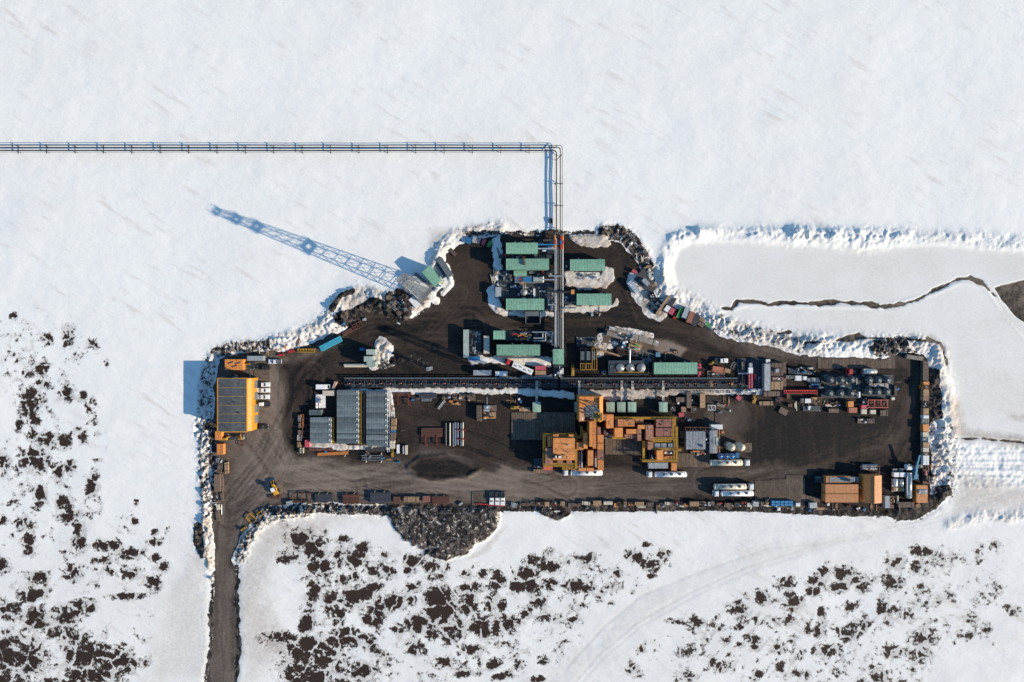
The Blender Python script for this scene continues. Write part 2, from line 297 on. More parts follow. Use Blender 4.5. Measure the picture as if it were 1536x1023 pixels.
# banks  (pts, width m, height m, roughness, dirtiness, debris)
BANK=[([(654,392),(661,373),(680,356),(712,347),(746,344)],3.2,2.1,1.0,.35,.34),
([(700,350),(748,350)],1.2,.8,.6,.6,.6),
([(905,349),(930,350),(946,362),(962,382),(972,402)],3.6,2.0,1.2,.4,.62),
([(952,420),(960,440),(975,462),(990,470)],3.5,1.0,.6,.55,.3),
([(995,425),(992,400),(999,376),(1012,358),(1045,350)],3.0,1.9,1.4,.06,0),
([(1012,358),(1060,349),(1130,352),(1190,354)],3.4,2.0,1.2,.04,0),
([(1190,354),(1240,358),(1300,366),(1360,354),(1420,356),(1480,362),(1545,366)],3.6,1.8,1.3,.06,0),
([(1190,350),(1240,352),(1300,352),(1350,352)],3.0,1.6,1.3,.04,0),
([(985,415),(1000,440),(1030,452),(1052,468)],4.5,1.8,1.1,.25,.25),
([(1072,482),(1090,490),(1130,502),(1190,514),(1230,520)],4.2,2.1,1.5,.35,.42),
([(1225,517),(1270,519),(1320,521)],4.6,2.2,1.5,.1,.12),
([(1315,522),(1350,518),(1372,516)],4.2,2.2,1.5,.3,.62),
([(1372,512),(1400,522),(1404,545)],3.6,2.2,1.4,.1,.2),
([(1406,530),(1412,565),(1416,610),(1414,650)],4.2,2.6,1.0,.25,.14),
([(1398,560),(1402,620),(1404,680),(1402,720)],2.6,1.0,1.2,.4,.80),
([(1412,650),(1416,690),(1412,735)],5.5,1.6,1.0,.2,.42),
([(1425,785),(1450,778),(1480,772),(1510,776),(1545,766)],2.6,1.6,1.4,.15,.03),
([(326,530),(350,521),(395,517),(425,515)],2.8,1.4,1.3,.4,.55),
([(420,514),(455,504),(490,489),(505,470)],3.8,2.0,1.4,.4,.28),
([(503,482),(510,458),(530,446),(555,444),(572,452)],5.0,1.7,1.4,.35,.15),
([(500,462),(512,444),(530,436)],1.6,1.2,.8,.2,.9),
([(515,478),(560,458),(585,460)],3.2,1.2,1.0,.5,.8),
([(316,545),(309,580),(307,640)],3.5,1.3,1.3,.3,.44),
([(316,640),(315,700),(317,760)],3.0,1.4,1.4,.4,.66),
([(305,650),(308,720),(310,780)],2.4,1.6,1.4,.35,.50),
([(300,790),(300,815),(308,830)],2.4,1.8,1.4,.2,.75),
([(312,780),(316,850)],1.8,1.2,1.3,.6,.35),
([(362,835),(372,805),(392,782),(420,770),(460,765)],2.9,1.6,1.5,.5,.50),
([(400,765),(470,762),(540,764),(600,766)],2.2,1.3,1.4,.5,.62),
([(745,762),(830,763),(900,763),(960,763),(1060,762),(1150,764),(1240,769),(1335,771)],1.1,.25,.5,.4,.97),
([(815,766),(835,774),(850,768)],2.0,1.0,1.2,.5,.7),






([(900,525),(905,510),(925,500),(970,508)],3.0,.9,.7,.75,.35),([(914,518),(930,512)],1.6,1.2,.5,.4,0),
([(562,545),(575,532),(580,520),(572,515)],2.6,1.6,1.2,.75,.25),([(575,548),(592,540)],2.0,.6,1.2,.6,.55),
([(586,590),(590,620),(589,650)],.8,.4,.8,.8,.42),([(470,668),(500,671),(540,671),(582,672)],.8,.3,.6,.7,.35),
([(665,440),(678,425),(670,400)],1.0,.8,.5,.2,0),([(635,440),(650,448),(655,452)],1.3,1.0,.5,.2,0),([(600,480),(618,468),(640,455)],1.5,.8,.8,.6,.2),
([(585,445),(590,470),(605,475),(612,450),(600,442)],2.8,1.8,1.6,.4,.85),([(590,541),(620,537),(638,543)],1.4,.25,.7,.9,.74),
([(1060,587),(1100,589)],.8,.4,.8,.6,.4)]
DEBP=[([(580,758),(748,758),(750,778),(738,802),(716,818),(692,834),(668,842),(640,830),(608,812),(588,792)],1.6,.64,.75),
([(1325,768),(1402,740),(1416,748),(1398,765),(1378,780),(1345,784)],1.2,.9,.3),([(1400,730),(1425,722),(1428,740),(1408,748)],1.,.85,.3)]
XW=X+n_a*3+n_b*.8; YW=Y+n_c*6-n_a*2
rough=np.abs(fbm(XW,YW,3.6,91,4,.62)); rough2=1-np.abs(fbm(XW,YW,6.5,131,4,.6))*2
BNK=np.zeros(X.shape); SNB=np.zeros(X.shape)
for pts,wd,ht,rg,dt,db in BANK:
    w,d=line(pts,25); d=d+n_a[w]*wd*.35+n_b[w]*min(wd*.35,.9)+n_e[w]*.25
    m=np.exp(-(d/wd)**2*1.1); e=sm(m,.12,.5)
    hm=.35+1.1*sm(n_c[w]+n_a[w]*.6,-.35,.45); ht=ht*.75*hm; Z[w]+=ht*m*(.55+.45*rough2[w])+ rg*m*(n_b[w]*.34+rough[w]*.42*(1+n_c[w])+(n_d[w]*.34+n_e[w]*.36+n_f[w]*.25)*(.35+min(1,db*1.6+dt*.5)))
    BNK[w]=np.maximum(BNK[w],e); SNB[w]=np.where(m>.2,np.maximum(SNB[w]*(1-e),e*(1-db)),SNB[w])
    SD[w]=np.maximum(SD[w],(dt+.07+.10*(dt>.12))*e*(.9+.7*n_a[w]+.7*n_b[w]))
    DEB[w]=np.where(m>.2,np.maximum(DEB[w]*(1-e),db*e),DEB[w])
for pts,ht,db,dt in DEBP:
    sl,d=sdf(pts,20); d=d+n_a[sl]*2+n_b[sl]; m=sm(d,-.8,.8)
    Z[sl]+=ht*sm(d,-1.,3.)*(.7+.4*rough2[sl])+m*(rough[sl]*.35+n_b[sl]*.25+n_d[sl]*.12)
    DEB[sl]=np.maximum(DEB[sl],db*m); SNB[sl]*=(1-m); SD[sl]=np.maximum(SD[sl],dt*m); BNK[sl]=np.maximum(BNK[sl],m)
# rough ploughed track on the right
sl,d=sdf([(1415,664),(1545,668),(1545,728),(1480,735),(1415,725)],10)
m=sm(d,-1,1.5); rut=np.sin((Y[sl]+.8*n_a[sl])*1.6); Z[sl]+=m*(.12*np.maximum(rough2[sl],0)+n_b[sl]*.16+n_d[sl]*.22+n_f[sl]*.12+rut*.10); BNK[sl]=np.maximum(BNK[sl],m*.6)
for tr in ([(1415,700),(1545,703)],[(1415,695),(1545,697)],[(1415,690),(1545,689)],[(1415,680),(1545,677)],[(1415,711),(1545,714)],[(1415,716),(1545,720)]):
    w,d=line(tr); Z[w]-=.35*np.exp(-(d/.7)**2); SD[w]=np.maximum(SD[w],.12*np.exp(-(d/.9)**2))
ED=np.exp(-((PADM+.6)/1.3)**2)*np.clip(.62+n_c*.5+n_a*.25,0,.8)*(1-np.clip(BNK*1.5,0,1)); ED=np.where((Y<-75),ED*1.25,ED); DEB=np.maximum(DEB,ED)
# the pad shows snow where banks lie on it
kk=np.clip(SNB*2.2-.25+n_d*.25*(SNB>.05),0,1); PADM=np.minimum(PADM,8)*(1-kk)+(-5.)*kk
PT=[([(739,360),(749,356),(754,372),(752,400),(749,428),(740,420),(738,390)],.15,.25),([(742,423),(756,430),(747,445),(752,460),(762,468),(744,470),(732,456),(730,436)],.1,.3),
([(746,465),(790,466),(832,467),(834,477),(800,475),(756,474)],.35,.2),([(846,406),(862,409),(898,420),(908,400),(919,402),(923,419),(908,430),(885,433),(847,428)],.6,.3),([(846,457),(866,459),(918,458),(926,448),(931,460),(900,467),(870,470),(847,466)],.5,.2),
([(856,355),(880,353),(908,356),(916,367),(890,372),(862,366)],.75,.6),([(698,534),(745,535),(810,536),(829,536),(828,552),(790,547),(740,545),(708,546)],.3,.2),([(518,582),(790,583),(862,587),(862,600),(820,594),(760,591),(640,589),(592,592),(589,606),(583,604),(582,590),(518,589)],.25,.3),
([(866,584),(1100,585),(1102,591),(1010,594),(940,600),(870,601)],.85,.25),([(463,665),(500,666),(540,667),(584,668),(583,676),(500,674),(464,672)],.5,.15),([(748,560),(770,566),(800,564),(830,560),(830,566),(750,567)],.6,.1)]
for pts,sd_,hh in PT:
    sl,d=sdf(pts,10); d=d+n_b[sl]*1.0+n_d[sl]*.7+n_a[sl]*.6; m=sm(d,-.5,.35)
    PADM[sl]=PADM[sl]*(1-m)+(-5.)*m; Z[sl]+=m*(hh+n_d[sl]*.12+np.abs(n_b[sl])*.25); SD[sl]=SD[sl]*(1-m)+m*np.clip(sd_+n_b[sl]*.35+.5*(1-sm(d,0,1.2))*.7,0,1); DEB[sl]*=(1-m)
# tones on the pad
def tone(pts,v,soft=3,wob=2.5):
    global TONE
    m=poly_mask(pts,soft,wob=wob); TONE=TONE*(1-m)+v*m
TONE[:]=.12
tone([(318,525),(440,528),(500,500),(470,545),(440,600),(425,660),(440,690),(600,690),(640,672),(720,690),(800,700),(900,712),(1000,700),(1060,735),(1000,757),(400,758),(355,830),(357,1045),(306,1045),(320,800),(312,640)],.62)
tone([(382,540),(450,535),(430,580),(420,640),(440,690),(780,700),(780,745),(440,735),(350,760),(345,640),(380,600)],.74)
tone([(900,700),(1060,695),(1240,690),(1340,670),(1385,560),(1350,535),(1230,535),(1120,512),(1040,488),(1080,520),(1200,545),(1370,545),(1360,640),(1200,715),(1060,745),(900,745)],.50)
tone([(590,595),(770,600),(780,680),(640,668),(600,650)],.20)
tone([(1130,595),(1350,600),(1350,650),(1280,680),(1130,690),(1080,660)],.22,4,4)
tone([(1140,600),(1225,610),(1340,615),(1345,640),(1290,665),(1200,690),(1150,680),(1125,640)],.05,5,5)
tone([(1060,600),(1150,595),(1130,680),(1120,700),(1060,690)],.42)
tone([(680,350),(960,350),(980,440),(940,480),(700,480),(560,560),(500,545),(600,480),(680,420)],.14,4,3)
tone([(505,515),(600,500),(690,520),(690,560),(520,560)],.10)
tone([(612,700),(630,686),(668,684),(722,702),(700,715),(660,719),(625,715)],.02,1.5,1.2)
tone([(700,690),(735,685),(750,700),(725,708)],.12,2)
tone([(420,545),(470,535),(462,580),(455,610),(448,650),(470,668),(430,660),(424,620),(432,590)],.08,2.5,2)
tone([(960,505),(1000,512),(1028,525),(1018,532),(970,522)],.75,1.2,.8)
tone([(975,508),(1010,514),(1030,523),(1020,534),(985,527)],.95,1.2,.8)
tone([(1050,485),(1110,505),(1200,525),(1200,545),(1130,530)],.55,2,2)
tone([(330,830),(346,830),(346,1040),(322,1040)],.66,2,1)
for q in ([(770,660),(700,640),(640,650)],):
    pass
tone([(775,615),(1000,600),(1040,640),(1030,700),(900,700),(770,700)],.10,3,3)
tone([(1110,650),(1180,625),(1225,640),(1190,672),(1130,690)],.0,4,5)
NS=fbm(X*1.0+n_c*1.2,Y*.05,1.1,611,3,.7)*poly_mask([(1120,605),(1340,615),(1345,650),(1230,690),(1130,690)],5,wob=5)
# tyre tracks: fine lines parallel to the lanes
LANES=[([(335,1045),(338,830),(352,760),(400,700),(425,620),(430,560),(470,520),(560,490),(700,495)],16),([(350,760),(430,725),(600,735),(800,735),(1000,722),(1200,700),(1330,680),(1370,620),(1370,545),(1250,545),(1120,520),(1000,485),(900,482),(700,492)],13),
 ([(420,720),(560,705),(620,680),(690,680),(760,705),(850,730)],9),([(390,640),(430,700),(520,735)],14),([(690,440),(640,500)],5),([(945,440),(960,480),(1040,495)],6),([(1150,600),(1180,640),(1200,690)],18),([(1250,610),(1262,680)],14),([(470,560),(440,620),(405,680),(345,760)],9),([(380,530),(420,600),(430,690),(560,745)],7),([(440,745),(620,722),(800,745),(1000,740)],6),([(1060,720),(1180,690),(1320,640),(1350,560)],9),([(1355,740),(1340,690),(1300,670)],7),([(620,560),(560,500),(700,480),(820,490)],5),([(590,620),(700,660),(780,690)],8),([(1130,600),(1220,640),(1350,650)],8)]
for k,(pts,wd) in enumerate(LANES):
    w,d=line(pts,wd+4); wob=d+n_c[w]*2.5+n_a[w]*.5
    s=fbm(wob*1.0,(X[w]+Y[w])*.03,1.3,200+k,3,.7)
    STRK[w]+=s*sm(-d,-wd,-wd*.6)
TONE=np.clip(TONE+n_c*.14+n_a*.10+n_b*.05+STRK*.24+NS*.32,0,1)
bk=poly_mask([(1130,600),(1225,610),(1340,615),(1345,640),(1290,665),(1200,690),(1150,680),(1118,640)],5,wob=6); TONE=TONE*(1-bk*.72)
Z+=pad_in*STRK*.035
sl,d=sdf([(612,700),(630,686),(668,684),(722,702),(700,715),(660,719),(625,715)],8)
Z[sl]+=.7*np.exp(-(d/1.1)**2)*(1+n_b[sl]*.5)+sm(d,0,2)*n_b[sl]*.12
DEEP=deep
Z-=deep*.35
Z=np.where(np.abs(X)>600,Z*.3,Z); Z+=np.where((np.abs(X)>260)|(np.abs(Y)>190),n_c*.5,0)
ny_,nx_=X.shape
me=bpy.data.meshes.new('ground'); nv=nx_*ny_
me.vertices.add(nv); co=np.stack([X,Y,Z],-1).astype(np.float32).reshape(-1); me.vertices.foreach_set('co',co)
idx=np.arange(nv).reshape(ny_,nx_); q=np.stack([idx[:-1,:-1],idx[:-1,1:],idx[1:,1:],idx[1:,:-1]],-1).reshape(-1,4)
nf=len(q); me.loops.add(nf*4); me.polygons.add(nf)
me.polygons.foreach_set('loop_start',np.arange(0,nf*4,4,dtype=np.int32)); me.polygons.foreach_set('loop_total',np.full(nf,4,np.int32))
me.loops.foreach_set('vertex_index',q.reshape(-1).astype(np.int32)); me.polygons.foreach_set('use_smooth',np.ones(nf,bool)); me.update(calc_edges=True)
def attr(name,chs):
    a=me.attributes.new(name,'FLOAT_COLOR','POINT'); a.data.foreach_set('color',np.stack(chs,-1).astype(np.float32).reshape(-1))
attr('m1',[np.clip(PADM*.12+.5,0,1),np.clip(TUN,0,1),np.clip(SD,0,1),np.clip(DEB,0,1)])
attr('m2',[TONE,np.clip(SMO,0,1),np.clip(deep,0,1),np.clip(BNK,0,1)])
ground=bpy.data.objects.new('ground',me); COL.objects.link(ground); ground['kind']='structure'
def ground_z(x,y):
    i=min(max(np.searchsorted(xs,x),0),nx_-1); j=min(max(np.searchsorted(ys,y),0),ny_-1); return float(Z[j,i])
# --- ground shader
gm=bpy.data.materials.new('snow_and_gravel'); nt,N,L=nodes_of(gm)
def nd(t,**k):
    n=N.new(t)
    for a,b in k.items(): setattr(n,a,b)
    return n
def mth(op,a,b=None,clamp=False):
    n=nd('ShaderNodeMath',operation=op); n.use_clamp=clamp
    for i,v in enumerate((a,b)):
        if v is None: continue
        if isinstance(v,(int,float)): n.inputs[i].default_value=v
        else: L.new(v,n.inputs[i])
    return n.outputs[0]
def noi(vec,scale,det=4,ro=.55):
    n=nd('ShaderNodeTexNoise'); n.inputs['Scale'].default_value=scale; n.inputs['Detail'].default_value=det; n.inputs['Roughness'].default_value=ro; L.new(vec,n.inputs['Vector']); return n.outputs[0]
def step(v,a,b):
    n=nd('ShaderNodeMapRange'); n.interpolation_type='SMOOTHSTEP'; L.new(v,n.inputs[0]); n.inputs[1].default_value=a; n.inputs[2].default_value=b; return n.outputs[0]
def mix(f,a,b):
    n=nd('ShaderNodeMixRGB')
    if isinstance(f,(int,float)): n.inputs[0].default_value=f
    else: L.new(f,n.inputs[0])
    for i,v in ((1,a),(2,b)):
        if isinstance(v,tuple): n.inputs[i].default_value=(*v,1)
        else: L.new(v,n.inputs[i])
    return n.outputs[0]
out=nd('ShaderNodeOutputMaterial'); B=nd('ShaderNodeBsdfPrincipled'); L.new(B.outputs[0],out.inputs[0])
tc=nd('ShaderNodeTexCoord'); P=tc.outputs['Object']
a1=nd('ShaderNodeAttribute',attribute_name='m1'); a2=nd('ShaderNodeAttribute',attribute_name='m2')
s1=nd('ShaderNodeSeparateColor'); L.new(a1.outputs['Color'],s1.inputs[0]); s2=nd('ShaderNodeSeparateColor'); L.new(a2.outputs['Color'],s2.inputs[0])
fine=mth('SUBTRACT',noi(P,.9,6,.65),.5); fine3=mth('SUBTRACT',noi(P,2.4,3,.6),.5); fine2=mth('SUBTRACT',noi(P,.45,7,.7),.5); coarse=mth('SUBTRACT',noi(P,.06,5),.5)
pad=step(mth('ADD',s1.outputs[0],mth('MULTIPLY',fine,.35)),.47,.53)
wv=nd('ShaderNodeVectorMath',operation='ADD'); L.new(P,wv.inputs[0])
wn_=nd('ShaderNodeTexNoise'); wn_.inputs['Scale'].default_value=.25; wn_.inputs['Detail'].default_value=4; L.new(P,wn_.inputs['Vector'])
ws_=nd('ShaderNodeVectorMath',operation='SCALE'); ws_.inputs['Scale'].default_value=5.; L.new(wn_.outputs['Color'],ws_.inputs[0]); L.new(ws_.outputs[0],wv.inputs[1])
crk=nd('ShaderNodeTexVoronoi',feature='DISTANCE_TO_EDGE'); crk.inputs['Scale'].default_value=.13; L.new(wv.outputs[0],crk.inputs['Vector'])
vein=mth('MULTIPLY',step(crk.outputs[0],.11,.02),.32)
tun=step(mth('SUBTRACT',mth('ADD',s1.outputs[1],mth('ADD',mth('MULTIPLY',fine2,.9),mth('ADD',mth('MULTIPLY',fine,.45),mth('MULTIPLY',fine3,.55)))),vein),.49,.60)
chunk=nd('ShaderNodeTexVoronoi'); chunk.inputs['Scale'].default_value=.55; L.new(P,chunk.inputs['Vector'])
dmp=nd('ShaderNodeMapping'); dmp.inputs['Scale'].default_value=(.75,.20,.4); L.new(P,dmp.inputs['Vector'])
chv=nd('ShaderNodeSeparateColor'); L.new(chunk.outputs['Color'],chv.inputs[0])
debn=mth('ADD',mth('MULTIPLY',fine2,1.2),mth('ADD',mth('MULTIPLY',fine3,.6),mth('MULTIPLY',mth('SUBTRACT',chv.outputs[0],.5),.15)))
deb=step(mth('ADD',a1.outputs['Alpha'],debn),.46,.56)
mp0=nd('ShaderNodeMapping'); mp0.inputs['Rotation'].default_value=(0,0,R_(32)); L.new(P,mp0.inputs['Vector'])
mpp=nd('ShaderNodeMapping'); mpp.inputs['Scale'].default_value=(.055,.30,.2); L.new(mp0.outputs[0],mpp.inputs['Vector'])
strk=noi(mpp.outputs[0],1.,6,.6)
streak=mth('MULTIPLY',mth('SUBTRACT',1.,mth('MULTIPLY',s2.outputs[1],.8)),mth('MULTIPLY',step(strk,.52,.68),step(noi(P,.03,4,.6),.46,.60)))
snowc=mix(mth('MULTIPLY',s2.outputs[1],.55),(.82,.82,.775),(.725,.73,.69))
snowc=mix(mth('MULTIPLY',step(coarse,-.15,.25),.25),snowc,(.88,.88,.845))
grn=mth('MULTIPLY',step(mth('ADD',fine3,fine),-.05,.22),.10)
snowc=mix(grn,snowc,(.52,.50,.48))
snowc=mix(mth('MULTIPLY',streak,.42),snowc,(.56,.49,.42))
# specks of buried vegetation
spk=mth('MULTIPLY',step(noi(P,1.6,3,.6),.60,.72),step(noi(P,.035,4,.6),.55,.66))
snowc=mix(mth('MULTIPLY',spk,.5),snowc,(.30,.28,.30))
dsd=mth('MULTIPLY',s1.outputs[2],mth('ADD',1.,mth('MULTIPLY',fine,1.9)),True)
snowc=mix(dsd,snowc,(.40,.32,.25))
tunc=mix(step(fine2,-.2,.2),(.022,.013,.009),(.034,.020,.015))
tunc=mix(step(coarse,0,.3),tunc,(.045,.030,.024))
tunc=mix(step(fine3,-.05,.25),tunc,(.055,.034,.024))
thin=mth('MULTIPLY',step(mth('ADD',s1.outputs[1],mth('MULTIPLY',fine2,.5)),.34,.56),mth('ADD',.32,mth('MULTIPLY',fine3,1.3)),True)
snowc=mix(thin,snowc,(.20,.15,.12))
base=mix(tun,snowc,tunc)
dc=mix(step(mth('ADD',fine2,coarse),-.15,.2),(.030,.024,.020),(.15,.12,.09))
base=mix(step(mth('ADD',s2.outputs[2],mth('MULTIPLY',fine2,.7)),.42,.62),base,dc)
rmp=nd('ShaderNodeValToRGB'); cr=rmp.color_ramp; cr.elements[0].position=0; cr.elements[0].color=(.008,.0078,.008,1); cr.elements[1].position=1; cr.elements[1].color=(.22,.175,.14,1)
e=cr.elements.new(.16); e.color=(.034,.023,.017,1); e=cr.elements.new(.5); e.color=(.072,.056,.045,1)
L.new(mth('ADD',s2.outputs[0],mth('MULTIPLY',mth('ADD',mth('ADD',fine,mth('MULTIPLY',fine3,.6)),mth('MULTIPLY',fine2,.9)),.34),True),rmp.inputs[0])
base=mix(pad,base,rmp.outputs[0])
debc=mix(step(mth('ADD',mth('MULTIPLY',chv.outputs[1],.25),noi(dmp.outputs[0],1.,7,.7)),.58,.80),(.018,.015,.014),(.12,.095,.078))
base=mix(deb,base,debc)
L.new(base,B.inputs['Base Color']); B.inputs['Roughness'].default_value=.85; B.inputs['Specular IOR Level'].default_value=.25
hgt=mth('ADD',mth('ADD',mth('MULTIPLY',noi(P,.7,7,.6),.4),mth('MULTIPLY',noi(P,2.2,4,.7),.22)),mth('MULTIPLY',strk,1.1))
hgt=mth('ADD',hgt,mth('MULTIPLY',mth('MULTIPLY',fine2,mth('MAXIMUM',a2.outputs['Alpha'],deb)),2.0))
bmp=nd('ShaderNodeBump'); bmp.inputs['Distance'].default_value=.22; bmp.inputs['Strength'].default_value=.8
L.new(mth('MULTIPLY',hgt,mth('SUBTRACT',1.,mth('MULTIPLY',s2.outputs[1],.55))),bmp.inputs['Height']); L.new(bmp.outputs[0],B.inputs['Normal'])
me.materials.append(gm)
# ------------------------------------------------------------------ builders (local coords: x along the length)
def opening_door(parent,x,y,facing,h=2.1,w=1.0,m=None,name='door'):
    b=MB()
    if facing in('s','n'):
        s=-1 if facing=='s' else 1; b.box(x-w/2,min(y,y+s*.05),.1,x+w/2,max(y,y+s*.05),h)
    else:
        s=-1 if facing=='w' else 1; b.box(min(x,x+s*.05),y-w/2,.1,max(x,x+s*.05),y+w/2,h)
    return b.build(name,m or DARK,parent)
def building(sp,h,label,name='process_building',cat='building',wall=None,roof=None,ribs=1.2,ridge=0,group=None,gear=True,over=.15,z=0,rib=.05):
    x,y,Lx,Wy,rot=pl(sp,h); t=thing(name,label,cat,x,y,z,rot,group); wall=wall or GREENW; roof=roof or GREEN
    a,c=Lx/2-over,Wy/2-over
    b=MB(); b.box(-a,-c,.25,a,c,h-.3)
    n=max(2,int(Lx/1.5))
    for k in range(n+1):
        q=-a+2*a*k/n
        b.box(q-.05,-c-.05,.3,q+.05,-c,h-.35); b.box(q-.05,c,.3,q+.05,c+.05,h-.35)
    b.build('wall',wall,t)
    r=MB(); A,C=Lx/2,Wy/2
    r.extr([(-C,h-.3),(C,h-.3),(C,h-.12),(0,h-.12+ridge+.12),(-C,h-.12)],-A,A)
    if ribs:
        n=int(Lx/ribs)
        for k in range(n+1):
            q=-A+.08+(Lx-.16)*k/n
            for s in (-1,1):
                b2=[(s*C,h-.12),(s*C,h-.12+rib),(0,h+ridge+rib),(0,h+ridge)]
                r.extr(b2,q-.04,q+.04)
    o=r.build('roof',roof,t); recalc(o)
    s_=MB()
    for q in (-c+.2,c-.2): s_.box(-a-.1,q-.12,0,a+.1,q+.12,.24)
    s_.build('skid_beam',DARK,t)
    opening_door(t,-a*.6,-c,'s',m=WHITE); opening_door(t,a*.7,c,'n',m=WHITE)
    if gear:
        for k in range(2):
            g=MB(); q=rnd.uniform(-A*.8,A*.8); g.cb(q,C+.35,h-1.6,.7,.6,.7); g.build('vent',LGREY,t)
        g=MB(); g.fr((A*.75,C+.3,h*.5),(A*.75,C+.3,h+.5),.12,.12,8); g.build('exhaust_stack',LGREY,t)
    return t
def container(sp,h,label,m,name='shipping_container',cat='container',group=None,doorm=None,z=0,top=None,pos=None):
    if pos: x,y,Lx,Wy,rot=pos
    else: x,y,Lx,Wy,rot=pl(sp,h+z)
    t=thing(name,label,cat,x,y,z,rot,group); a,c=Lx/2,Wy/2
    b=MB(); b.box(-a+.06,-c+.06,.12,a-.06,c-.06,h-.06)
    n=max(3,int(Lx/.6))
    for k in range(n):
        q=-a+.2+(Lx-.4)*(k+.5)/n
        b.box(q-.07,-c+.02,.15,q+.07,-c+.06,h-.15); b.box(q-.07,c-.06,.15,q+.07,c-.02,h-.15)
    b.build('shell',m,t)
    r=MB(); r.box(-a+.06,-c+.06,h-.06,a-.06,c-.06,h-.02)
    for k in range(n):
        q=-a+.2+(Lx-.4)*(k+.5)/n; r.box(q-.06,-c+.12,h-.02,q+.06,c-.12,h+.02)
    r.build('roof',top or m,t)
    f=MB()
    for sx in (-1,1):
        for sy in (-1,1): f.cb(sx*(a-.06),sy*(c-.06),0,.14,.14,h+.01)
        f.cb(sx*(a-.06),0,h-.1,.12,Wy-.26,.12); f.cb(sx*(a-.06),0,.0,.12,Wy-.26,.14)
    for sy in (-1,1): f.cb(0,sy*(c-.06),h-.1,Lx-.26,.12,.12); f.cb(0,sy*(c-.06),0,Lx-.26,.12,.14)
    f.build('frame',m,t)
    for sy in (-1,1):
        d=MB(); d.box(a-.06,min(sy*.02,sy*(c-.16)),.15,a-.01,max(sy*.02,sy*(c-.16)),h-.12); d.bar((a+.02,sy*(c*.35),.2),(a+.02,sy*(c*.35),h-.2),.04)
        d.build('door',doorm or m,t)
    return t
def module(x,y,L,W_,h,label,m,rot=0,group=None):
    """accommodation module"""
    t=thing('accommodation_module',label,'cabin',x,y,0,rot,group); a,c=L/2,W_/2
    MB().box(-a+.05,-c+.05,.35,a-.05,c-.05,h-.16).build('wall',LGREY,t)
    r=MB(); r.extr([(-c,h-.16),(c,h-.16),(c,h-.08),(0,h+.05),(-c,h-.08)],-a,a)
    n=int(L/1.15)
    for k in range(n+1):
        q=-a+.05+(L-.1)*k/n
        for s in(-1,1): r.extr([(s*c,h-.08),(s*c,h-.03),(0,h+.1),(0,h+.05)],q-.04,q+.04)
    o=r.build('roof',m,t); recalc(o)
    v=MB(); v.cb(a-.55,c*.35,h-.02,.4,.4,.25); v.cb(a-.55,c*.35,h+.23,.5,.5,.06); v.build('vent_cowl',WHITE,t)
    s=MB()
    for q in (-a+.6,a-.6): s.cb(q,0,0,.3,W_-.3,.35)
    s.build('skid_beam',DARK,t)
    opening_door(t,a-.05,-.3,'e',m=WHITE,h=2.2,w=.9)
    for q in (-.4,.15):
        w_=MB(); w_.box(a*q-.4,-c-.0,1.2,a*q+.4,-c+.04,1.9); w_.build('window',GLASS,t)
    return t
PROTO={}
def pickup(px,py,rot,cab,bed,label,group='pickups parked around the yard',cover=False):
    key=(cab.name,bed.name,cover); x,y=W(px,py,1.8)
    if key in PROTO: return dup(PROTO[key],x,y,0,rot,label,group)
    t=thing('pickup_truck',label,'pickup',x,y,0,rot,group)
    b=MB(); b.extr([(-2.9,.45),(-2.9,1.0),(-.75,1.02),(-.75,1.05),(1.0,1.05),(2.75,.95),(2.95,.75),(2.95,.42)],-.97,.97,'y'); o=b.build('body',cab,t); recalc(o)
    c=MB(); n0=len(c.v)
    pts=[(-.78,1.05,.92),(1.15,1.05,.92),(.45,1.72,.78),(-.62,1.75,.78)]
    for s in(-1,1):
        for X_,Z_,H in pts: c.v.append((X_,s*H,Z_))
    c.f=[(0,1,2,3),(7,6,5,4),(0,4,5,1),(1,5,6,2),(2,6,7,3),(3,7,4,0)]; o=c.build('cab',cab,t); recalc(o)
    g=MB(); g.v=[(1.13,-.80,1.10),(1.13,.80,1.10),(.50,.72,1.71),(.50,-.72,1.71)]; g.v=[(a+.03,b_,c_+.03) for a,b_,c_ in g.v]; g.f=[(0,1,2,3)]; g.build('windscreen',GLASS,t)
    g=MB(); g.v=[(-.80,-.78,1.12),(-.80,.78,1.12),(-.64,.70,1.70),(-.64,-.70,1.70)]; g.v=[(a-.03,b_,c_+.02) for a,b_,c_ in g.v]; g.f=[(3,2,1,0)]; g.build('rear_window',GLASS,t)
    d=MB()
    if cover: d.box(-2.85,-.9,1.02,-.85,.9,1.75)
    else:
        d.box(-2.8,-.8,1.0,-.85,.8,1.04); d.box(-2.9,-.95,1.0,-2.8,.95,1.3); d.box(-2.8,-.95,1.0,-.85,-.83,1.3); d.box(-2.8,.83,1.0,-.85,.95,1.3)
    d.build('cargo_bed',bed,t)
    for sx in (-1.85,1.9):
        for s in (-1,1):
            q=MB(); q.fr((sx,s*.7,.42),(sx,s*1.0,.42),.42,.42,14); wq=q.build('wheel',BLACK,t)
            MB().fr((sx,s*1.0,.42),(sx,s*1.02,.42),.22,.22,10).build('hub',LGREY,wq)
    for s in (-1,1): MB().cb(2.92,s*.7,.7,.08,.35,.18).build('headlight',WHITE,t)
    for s in (-1,1): MB().cb(-2.91,s*.82,.75,.06,.2,.25).build('tail_light',RED,t)
    PROTO[key]=t; return t
